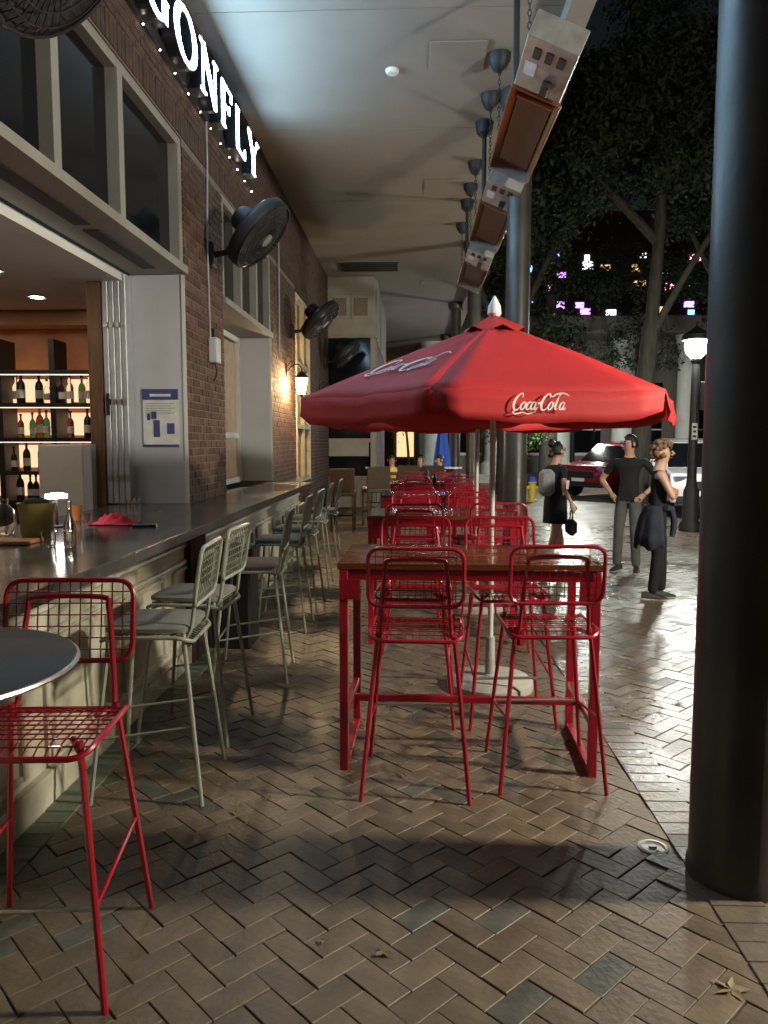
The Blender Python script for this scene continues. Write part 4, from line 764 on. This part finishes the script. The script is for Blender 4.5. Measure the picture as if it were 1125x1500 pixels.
# seated diners beyond the far table
for i, (x, y, rz, hm, cm_) in enumerate(((-.5, 17.6, 10, 'hairb', 'yellow'), (.15, 17.7, -15, 'hairb', 'clothnavy'), (.6, 17.5, -60, 'hair', 'greycloth'))):
    J = {}; E = torso(J, .5, .93, .16); J['hipL'] = ((.09, -.05, .5), .08); J['hipR'] = ((-.09, -.05, .5), .08); J['kneeL'] = ((.11, -.42, .5), .06); J['kneeR'] = ((-.11, -.42, .5), .06); J['ankL'] = ((.11, -.4, .08), .04); J['ankR'] = ((-.11, -.4, .08), .04)
    E += [('pel', 'hipL'), ('hipL', 'kneeL'), ('kneeL', 'ankL'), ('pel', 'hipR'), ('hipR', 'kneeR'), ('kneeR', 'ankR')] + arm(J, 'L', (.22, -.12, .7), (.12, -.32, .8)) + arm(J, 'R', (-.22, -.12, .7), (-.12, -.32, .8))
    t, b = person('person', ['seated diner in a yellow top at the far table', 'seated dark haired diner in a navy top', 'seated diner in grey leaning to the side'][i], (x, y, .15), rz, J, E, 'pel', [cm_, 'skin'], lambda a, b_, u, c: 1 if ((a in SKINJ or b_ in SKINJ) and c.z > .93) or b_[:2] == 'wr' or (abs(c.x) < .085 and c.z > .94) else 0, sub=1)
    head_bits(t, (0, -.022, 1.095), (0, -1, 0), hm, 'short'); hand(t, (.12, -.32, .8), (-.3, -1, 0), (1, 0, 0)); hand(t, (-.12, -.32, .8), (.3, -1, 0), (-1, 0, 0)); st_ = thing('dining_chair', ['dark chair under the diner in yellow', 'dark chair under the diner in navy', 'dark chair under the leaning diner'][i], 'chair', (x, y, 0), rz); MB().box((0, 0, .53), (.42, .42, .05), None, .01).build('seat', 'wicker', st_); MB().box((0, .22, .8), (.42, .04, .5), None, .01).build('backrest', 'wicker', st_)
    for sx in (-1, 1):
        for sy in (-1, 1): MB().box((sx * .18, sy * .18, .25), (.04, .04, .5)).build('leg', 'wicker', st_)

# ------------------------------------------------------------ street lamps
def street_lamp(X, Y, lab, gm='lampglobe_far'):
    t = thing('street_lamp', lab, 'street lamp', (X, Y, 0)); MB().lathe([(.2, 0), (.2, .12), (.15, .2), (.14, .75), (.1, .85), (.085, 1.0), (.07, 3.1), (.09, 3.12), (.1, 3.17), (.06, 3.198)], 20).build('post', 'black', t, True)
    MB().lathe([(.1, 3.2), (.17, 3.27), (.2, 3.4), (.19, 3.55)], 20).build('globe', gm, t, True); MB().lathe([(.25, 3.5), (.26, 3.51), (.25, 3.6), (.12, 3.68), (.02, 3.76), (.015, 3.84)], 20).build('cap', 'black', t, True)
    MB().box((.13, -.02, 2.5), (.1, .16, .5), None, .008).build('sign_box', 'black', t); return t
lp_ = street_lamp(5.15, 14.5, 'glowing black street lamp behind the standing people'); MB().box((-.02, -.118, 1.85), (.1, .004, .3)).build('sticker', 'paper', lp_)
for k, z in enumerate((1.93, 1.85, 1.76)): MB().box((-.02, -.121, z), (.07 - .015 * (k % 2), .002, .04)).build('sticker_text', 'black', lp_)
street_lamp(5.3, 26.1, 'distant street lamp rising behind the red umbrella')
street_lamp(5.15, 2.86, 'street lamp lighting the paving from beside the big dark column', 'lampglobe')
# ------------------------------------------------------------ cars
def car(X, Y, rz, body, lab, truck=False):
    t = thing('parked_car', lab, 'car', (X, Y, 0), rz); h = 1.68 if not truck else 1.75; prof = [(-2.25, .35), (-2.28, .75), (-2.15, .98), (-1.15, 1.08), (-.45, h - .06), (.1, h), (1.3, h - .02), (2.0, 1.15), (2.2, .95), (2.2, .35)]
    def slab(pr, w0, w1, name, m_, par=t):
        n = len(pr); mb = MB(); rows = []
        for (yy, sc) in ((-w0, .0), (-w0 * .97, 1), (w0 * .97, 1), (w0, 0)):
            pass
        vs = []
        for sgn in (-1, 1):
            for (x, z) in pr: tw = w0 if z < 1.05 else w0 + (w1 - w0) * (z - 1.05) / (h - 1.05); vs.append((x, sgn * tw, z))
        mb.add(vs, [tuple(range(n)), tuple(range(n, 2 * n))[::-1]] + [(i, (i + 1) % n, n + (i + 1) % n, n + i) for i in range(n)]); o = mb.build(name, m_, par)
        bv = o.modifiers.new('b', 'BEVEL'); bv.width = .06; bv.segments = 3; bv.limit_method = 'ANGLE'; return o
    slab(prof, .92, .7, 'body', body)
    for s_ in (-1, 1):
        w = MB(); w.add([(-.98, s_ * .93, 1.1), (-.42, s_ * .765, h - .12), (1.2, s_ * .765, h - .12), (1.75, s_ * .93, 1.12), (-.98, s_ * .9, 1.1), (-.42, s_ * .735, h - .12), (1.2, s_ * .735, h - .12), (1.75, s_ * .9, 1.12)], [(0, 1, 2, 3), (4, 7, 6, 5), (0, 4, 5, 1), (1, 5, 6, 2), (2, 6, 7, 3), (3, 7, 4, 0)]); w.build('side_window', 'glassdark', t)
        MB().box((-2.17, s_ * .68, .86), (.12, .38, .13), Matrix.Rotation(R(s_ * 15), 3, 'Z'), .02).build('headlight', 'rim', t); MB().box((-.75, s_ * 1.0, 1.13), (.12, .16, .12), None, .03).build('mirror', body, t)
        for x in (-1.4, 1.35):
            wh = thing_part = MB().lathe([(.2, -.12), (.34, -.11), (.36, -.06), (.36, .06), (.34, .11), (.2, .12)], 24, (0, 0, 0), Matrix.Rotation(R(90), 3, 'X')).build('tyre', 'tyre', t, True); wh.location = (x, s_ * .84, .36); MB().lathe([(.05, .125), (.2, .1), (.22, .122), (.22, .1)], 16, (0, 0, 0), Matrix.Rotation(R(-90 * s_), 3, 'X')).build('rim', 'rim', wh, True)
    w = MB(); w.add([(-1.17, -.8, 1.1), (-1.17, .8, 1.1), (-.47, .68, h - .08), (-.47, -.68, h - .08), (-1.14, -.8, 1.06), (-1.14, .8, 1.06), (-.44, .68, h - .12), (-.44, -.68, h - .12)], [(0, 1, 2, 3), (4, 7, 6, 5), (0, 4, 5, 1), (1, 5, 6, 2), (2, 6, 7, 3), (3, 7, 4, 0)]); w.build('windscreen', 'glassdark', t)
    MB().box((-2.27, 0, .72), (.06, 1.1, .2), None, .02).build('grille', 'black', t); MB().box((-2.26, 0, .42), (.08, 1.6, .16), None, .02).build('lower_grille', 'black', t); MB().box((-2.31, 0, .56), (.02, .45, .1)).build('number_plate', 'paper', t)
car(6.6, 24.4, 40, 'carred', 'dark red parked car behind the person in the polo shirt'); car(6.75, 18.9, 82, 'carwhite', 'white parked car half hidden behind the street lamp', True)

# ------------------------------------------------------------ trees
def tree(X, Y, lab, limbs, crown, n, seed, leafm='leaf', group='street trees'):
    r2 = random.Random(seed); t = thing('tree', lab, 'tree', (X, Y, 0), 0, group); tr_ = MB()
    for pts, rr in limbs: P = cr(pts, 5); m_ = len(P); tr_.tube(P, [rr[0] + (rr[1] - rr[0]) * i / (m_ - 1) for i in range(m_)], 10)
    tr_.build('trunk', 'bark', t, True); vs = []; fs = []
    cl = []
    for (cx, cy_, cz, rad, k) in crown:
        for _ in range(k):
            d = Vector((r2.gauss(0, 1), r2.gauss(0, 1), r2.gauss(0, .8))).normalized() * rad * r2.uniform(.35, 1) ; cl.append((Vector((cx, cy_, cz)) + d, r2.uniform(.25, .7)))
    for _ in range(n):
        c, rad = r2.choice(cl); p = c + Vector((r2.gauss(0, .5), r2.gauss(0, .5), r2.gauss(0, .4))) * rad; q = Quaternion((r2.gauss(0, 1), r2.gauss(0, 1), r2.gauss(0, 1), r2.gauss(0, 1))).normalized(); s_ = r2.uniform(.05, .1); i0 = len(vs)
        for v_ in ((-s_, 0, 0), (0, -s_ * .5, .01), (s_, 0, 0), (0, s_ * .5, .01)): vs.append(tuple(p + q @ Vector(v_)))
        fs.append((i0, i0 + 1, i0 + 2, i0 + 3))
    me = bpy.data.meshes.new('crown'); me.from_pydata(vs, [], fs); me.materials.append(M[leafm]); o = bpy.data.objects.new('crown', me); COL.objects.link(o); o.parent = t
tree(5.6, 19.5, 'big tree with leaning forked trunk behind the street lamp', [([(0, 0, 0), (.05, 0, 2), (.2, 0, 4.4)], (.28, .2)), ([(.2, 0, 4.3), (.35, 0, 7), (.4, 0, 11)], (.18, .08)), ([(.2, 0, 4.2), (1.1, -.3, 6), (2.4, -.5, 8)], (.11, .05)), ([(.3, 0, 6.5), (-1.5, .3, 8.5), (-2.5, .5, 9.5)], (.12, .05))], [(0, 0, 10, 2.8, 70), (-2.5, 0, 9, 2.2, 45), (2.5, -.5, 8.8, 2.3, 45), (0, -1, 9.2, 2.0, 40), (-3.4, .5, 8.4, 1.2, 20), (3, 0, 8, 1.2, 22)], 42000, 1)
tree(2.6, 22, 'tall tree whose dark crown hangs behind the umbrella finial', [([(0, 0, 0), (0, 0, 3), (.1, 0, 7)], (.3, .15)), ([(.05, 0, 4), (-.8, 0, 6), (-1.2, 0, 8)], (.12, .05)), ([(.05, 0, 4.5), (1, 0, 6.5), (1.6, 0, 8)], (.12, .05))], [(0, 0, 8.5, 2.4, 60), (1.4, -.5, 9, 1.8, 40), (2, 0, 9.8, 2, 40), (1.2, 0, 4.2, .9, 14)], 26000, 2)
tree(9.5, 22, 'dark tree on the right behind the white car', [([(0, 0, 0), (0, 0, 3), (.2, 0, 8)], (.3, .12)), ([(.05, 0, 4), (-1.2, 0, 6), (-2, 0, 7.5)], (.12, .05))], [(0, 0, 9, 2.6, 60), (-2, 0, 8.8, 1.8, 40), (-2.6, 0, 10, 2, 40)], 24000, 3)
tree(5.0, 29, 'far tree with pale trunk in front of the portico', [([(0, 0, 0), (0, 0, 3), (0, 0, 7)], (.4, .2))], [(0, 0, 7.6, 1.6, 30), (-2, 0, 7.2, 1.4, 30), (2.5, 0, 7.6, 1.5, 30), (4.5, 0, 7.4, 1.5, 30), (6.5, 0, 7.2, 1.4, 24), (0, 0, 5, 1.5, 30), (3, 0, 5, 1.5, 26)], 17000, 4)
tree(3.5, 26.5, 'small bright green tree lit beside the columns', [([(0, 0, 0), (.1, 0, 1), (.0, 0, 1.9)], (.05, .03))], [(0, 0, 2.1, .6, 20)], 5000, 5, 'leafg', 'small lit trees')
tree(-.3, 30, 'small bright tree beyond the patio railing', [([(0, 0, 0), (.1, 0, 1), (.0, 0, 2.2)], (.07, .04))], [(0, 0, 2.8, .9, 24)], 6000, 6, 'leafg', 'small lit trees')
# ------------------------------------------------------------ buildings across the street
t = thing('portico_building', 'pale building with tall white columns across the street', 'building', (9, 34, 0)); MB().span((-9, 0, 0), (11, 6, 6)).build('wall', 'facade', t); MB().span((-9.3, -2.4, 6), (11.3, 6, 6.7), .05).build('entablature', 'facade', t); MB().span((-9.3, -2.5, 0), (11.3, 0, .35)).build('step', 'concrete', t)
for k in range(8): MB().lathe([(.62, .35), (.62, .75), (.5, .85), (.46, .95), (.42, 5.4), (.5, 5.6), (.58, 5.99)], 20, (-8.2 + 2.6 * k, -1.7, 0)).build('pillar', 'white', t, True)
for k in range(7):
    x = -7.3 + 2.6 * k; MB().span((x, -.03, 1.2), (x + 1.2, -.005, 4.2)).build('window', 'glassdark', t); MB().span((x - .08, -.06, 1.08), (x + 1.28, -.032, 1.2)).build('sill', 'white', t)
    for z in (2.2, 3.2): MB().span((x, -.05, z - .03), (x + 1.2, -.031, z + .03)).build('glazing_bar', 'white', t)
t = thing('lit_tower', 'far building with coloured lit windows seen through the trees', 'building', (10, 50, 0)); MB().span((-12, 0, 0), (14, 8, 16)).build('wall', mat('dark_facade', (.06, .055, .06), .8), t)
r2 = random.Random(11); wc = ['purple', 'orangewin', 'bluewin', 'whitewin', 'pinkwin', 'purple']
for k in range(15):
    for z in (9.4, 10.3, 11.2, 12.2, 13.2):
        x_ = -11.6 + 1.7 * k + r2.uniform(-.4, .4); z_ = z + r2.uniform(-.3, .3)
        if r2.random() < .6: MB().span((x_, -.04, z_), (x_ + r2.uniform(.3, .8), -.005, z_ + r2.uniform(.25, .5))).build('window', r2.choice(wc), t)
t = thing('end_building', 'pale lit building closing the street beyond the patio', 'building', (-3, 46, 0)); MB().span((-6, 0, 0), (9, 6, 7)).build('wall', 'facade', t)
for k in range(6): MB().span((-5 + 2.3 * k, -.03, .8), (-5 + 2.3 * k + 1.3, -.005, 2.8)).build('window', 'orangewin', t)
# closed blue umbrella, string lights, hydrant
t = thing('closed_umbrella', 'closed blue patio umbrella by the far columns', 'umbrella', (.75, 20.5, 0)); MB().lathe([(.02, 0), (.02, 2.4)], 10).build('pole', 'polewhite', t, True); cb = MB(); n = 16
cb.add([((r_ * (1 + .25 * (k % 2))) * math.cos(2 * math.pi * k / n), (r_ * (1 + .25 * (k % 2))) * math.sin(2 * math.pi * k / n), z) for r_, z in ((.2, .95), (.19, 1.2), (.13, 1.7), (.06, 2.25), (.02, 2.38)) for k in range(n)], [(i * n + j, i * n + (j + 1) % n, (i + 1) * n + (j + 1) % n, (i + 1) * n + j) for i in range(4) for j in range(n)]); cb.build('canopy', 'bluecloth', t, True); MB().lathe([(.25, 0), (.25, .06), (.04, .08)], 16).build('base', 'concrete', t, True)
t = thing('string_lights', 'string of small white bulbs over the far patio', 'string lights', (-.6, 26, 0)); P = [(i * .22, 0, 2.55 + .12 * math.cos(i * .9)) for i in range(9)]; MB().tube(P, .008, 4).build('wire', 'black', t)
for p_ in P: MB().ball((p_[0], p_[1], p_[2] - .06), .05, 6).build('bulb', mat('bulb', (1, 1, 1), .3, emit=(.9, .97, 1), estr=40), t, True)
for x in (0, 1.76): MB().tube([(x, 0, 0), (x, 0, 2.7)], .03, 8).build('pole', 'black', t)
t = thing('fire_hydrant', 'small yellow hydrant with blue top near the green tree', 'hydrant', (3.3, 21.6, 0)); MB().lathe([(.14, 0), (.14, .05), (.1, .08), (.1, .5), (.13, .52), (.13, .56)], 16).build('body', 'yellow', t, True); MB().lathe([(.12, .56), (.09, .66), (.02, .7)], 14).build('bonnet', 'bluecloth', t, True)
for s_ in (-1, 1): MB().lathe([(.045, .09), (.045, .15)], 10, (0, 0, .4), Matrix.Rotation(R(90 * s_), 3, 'Y')).build('outlet', 'yellow', t, True)
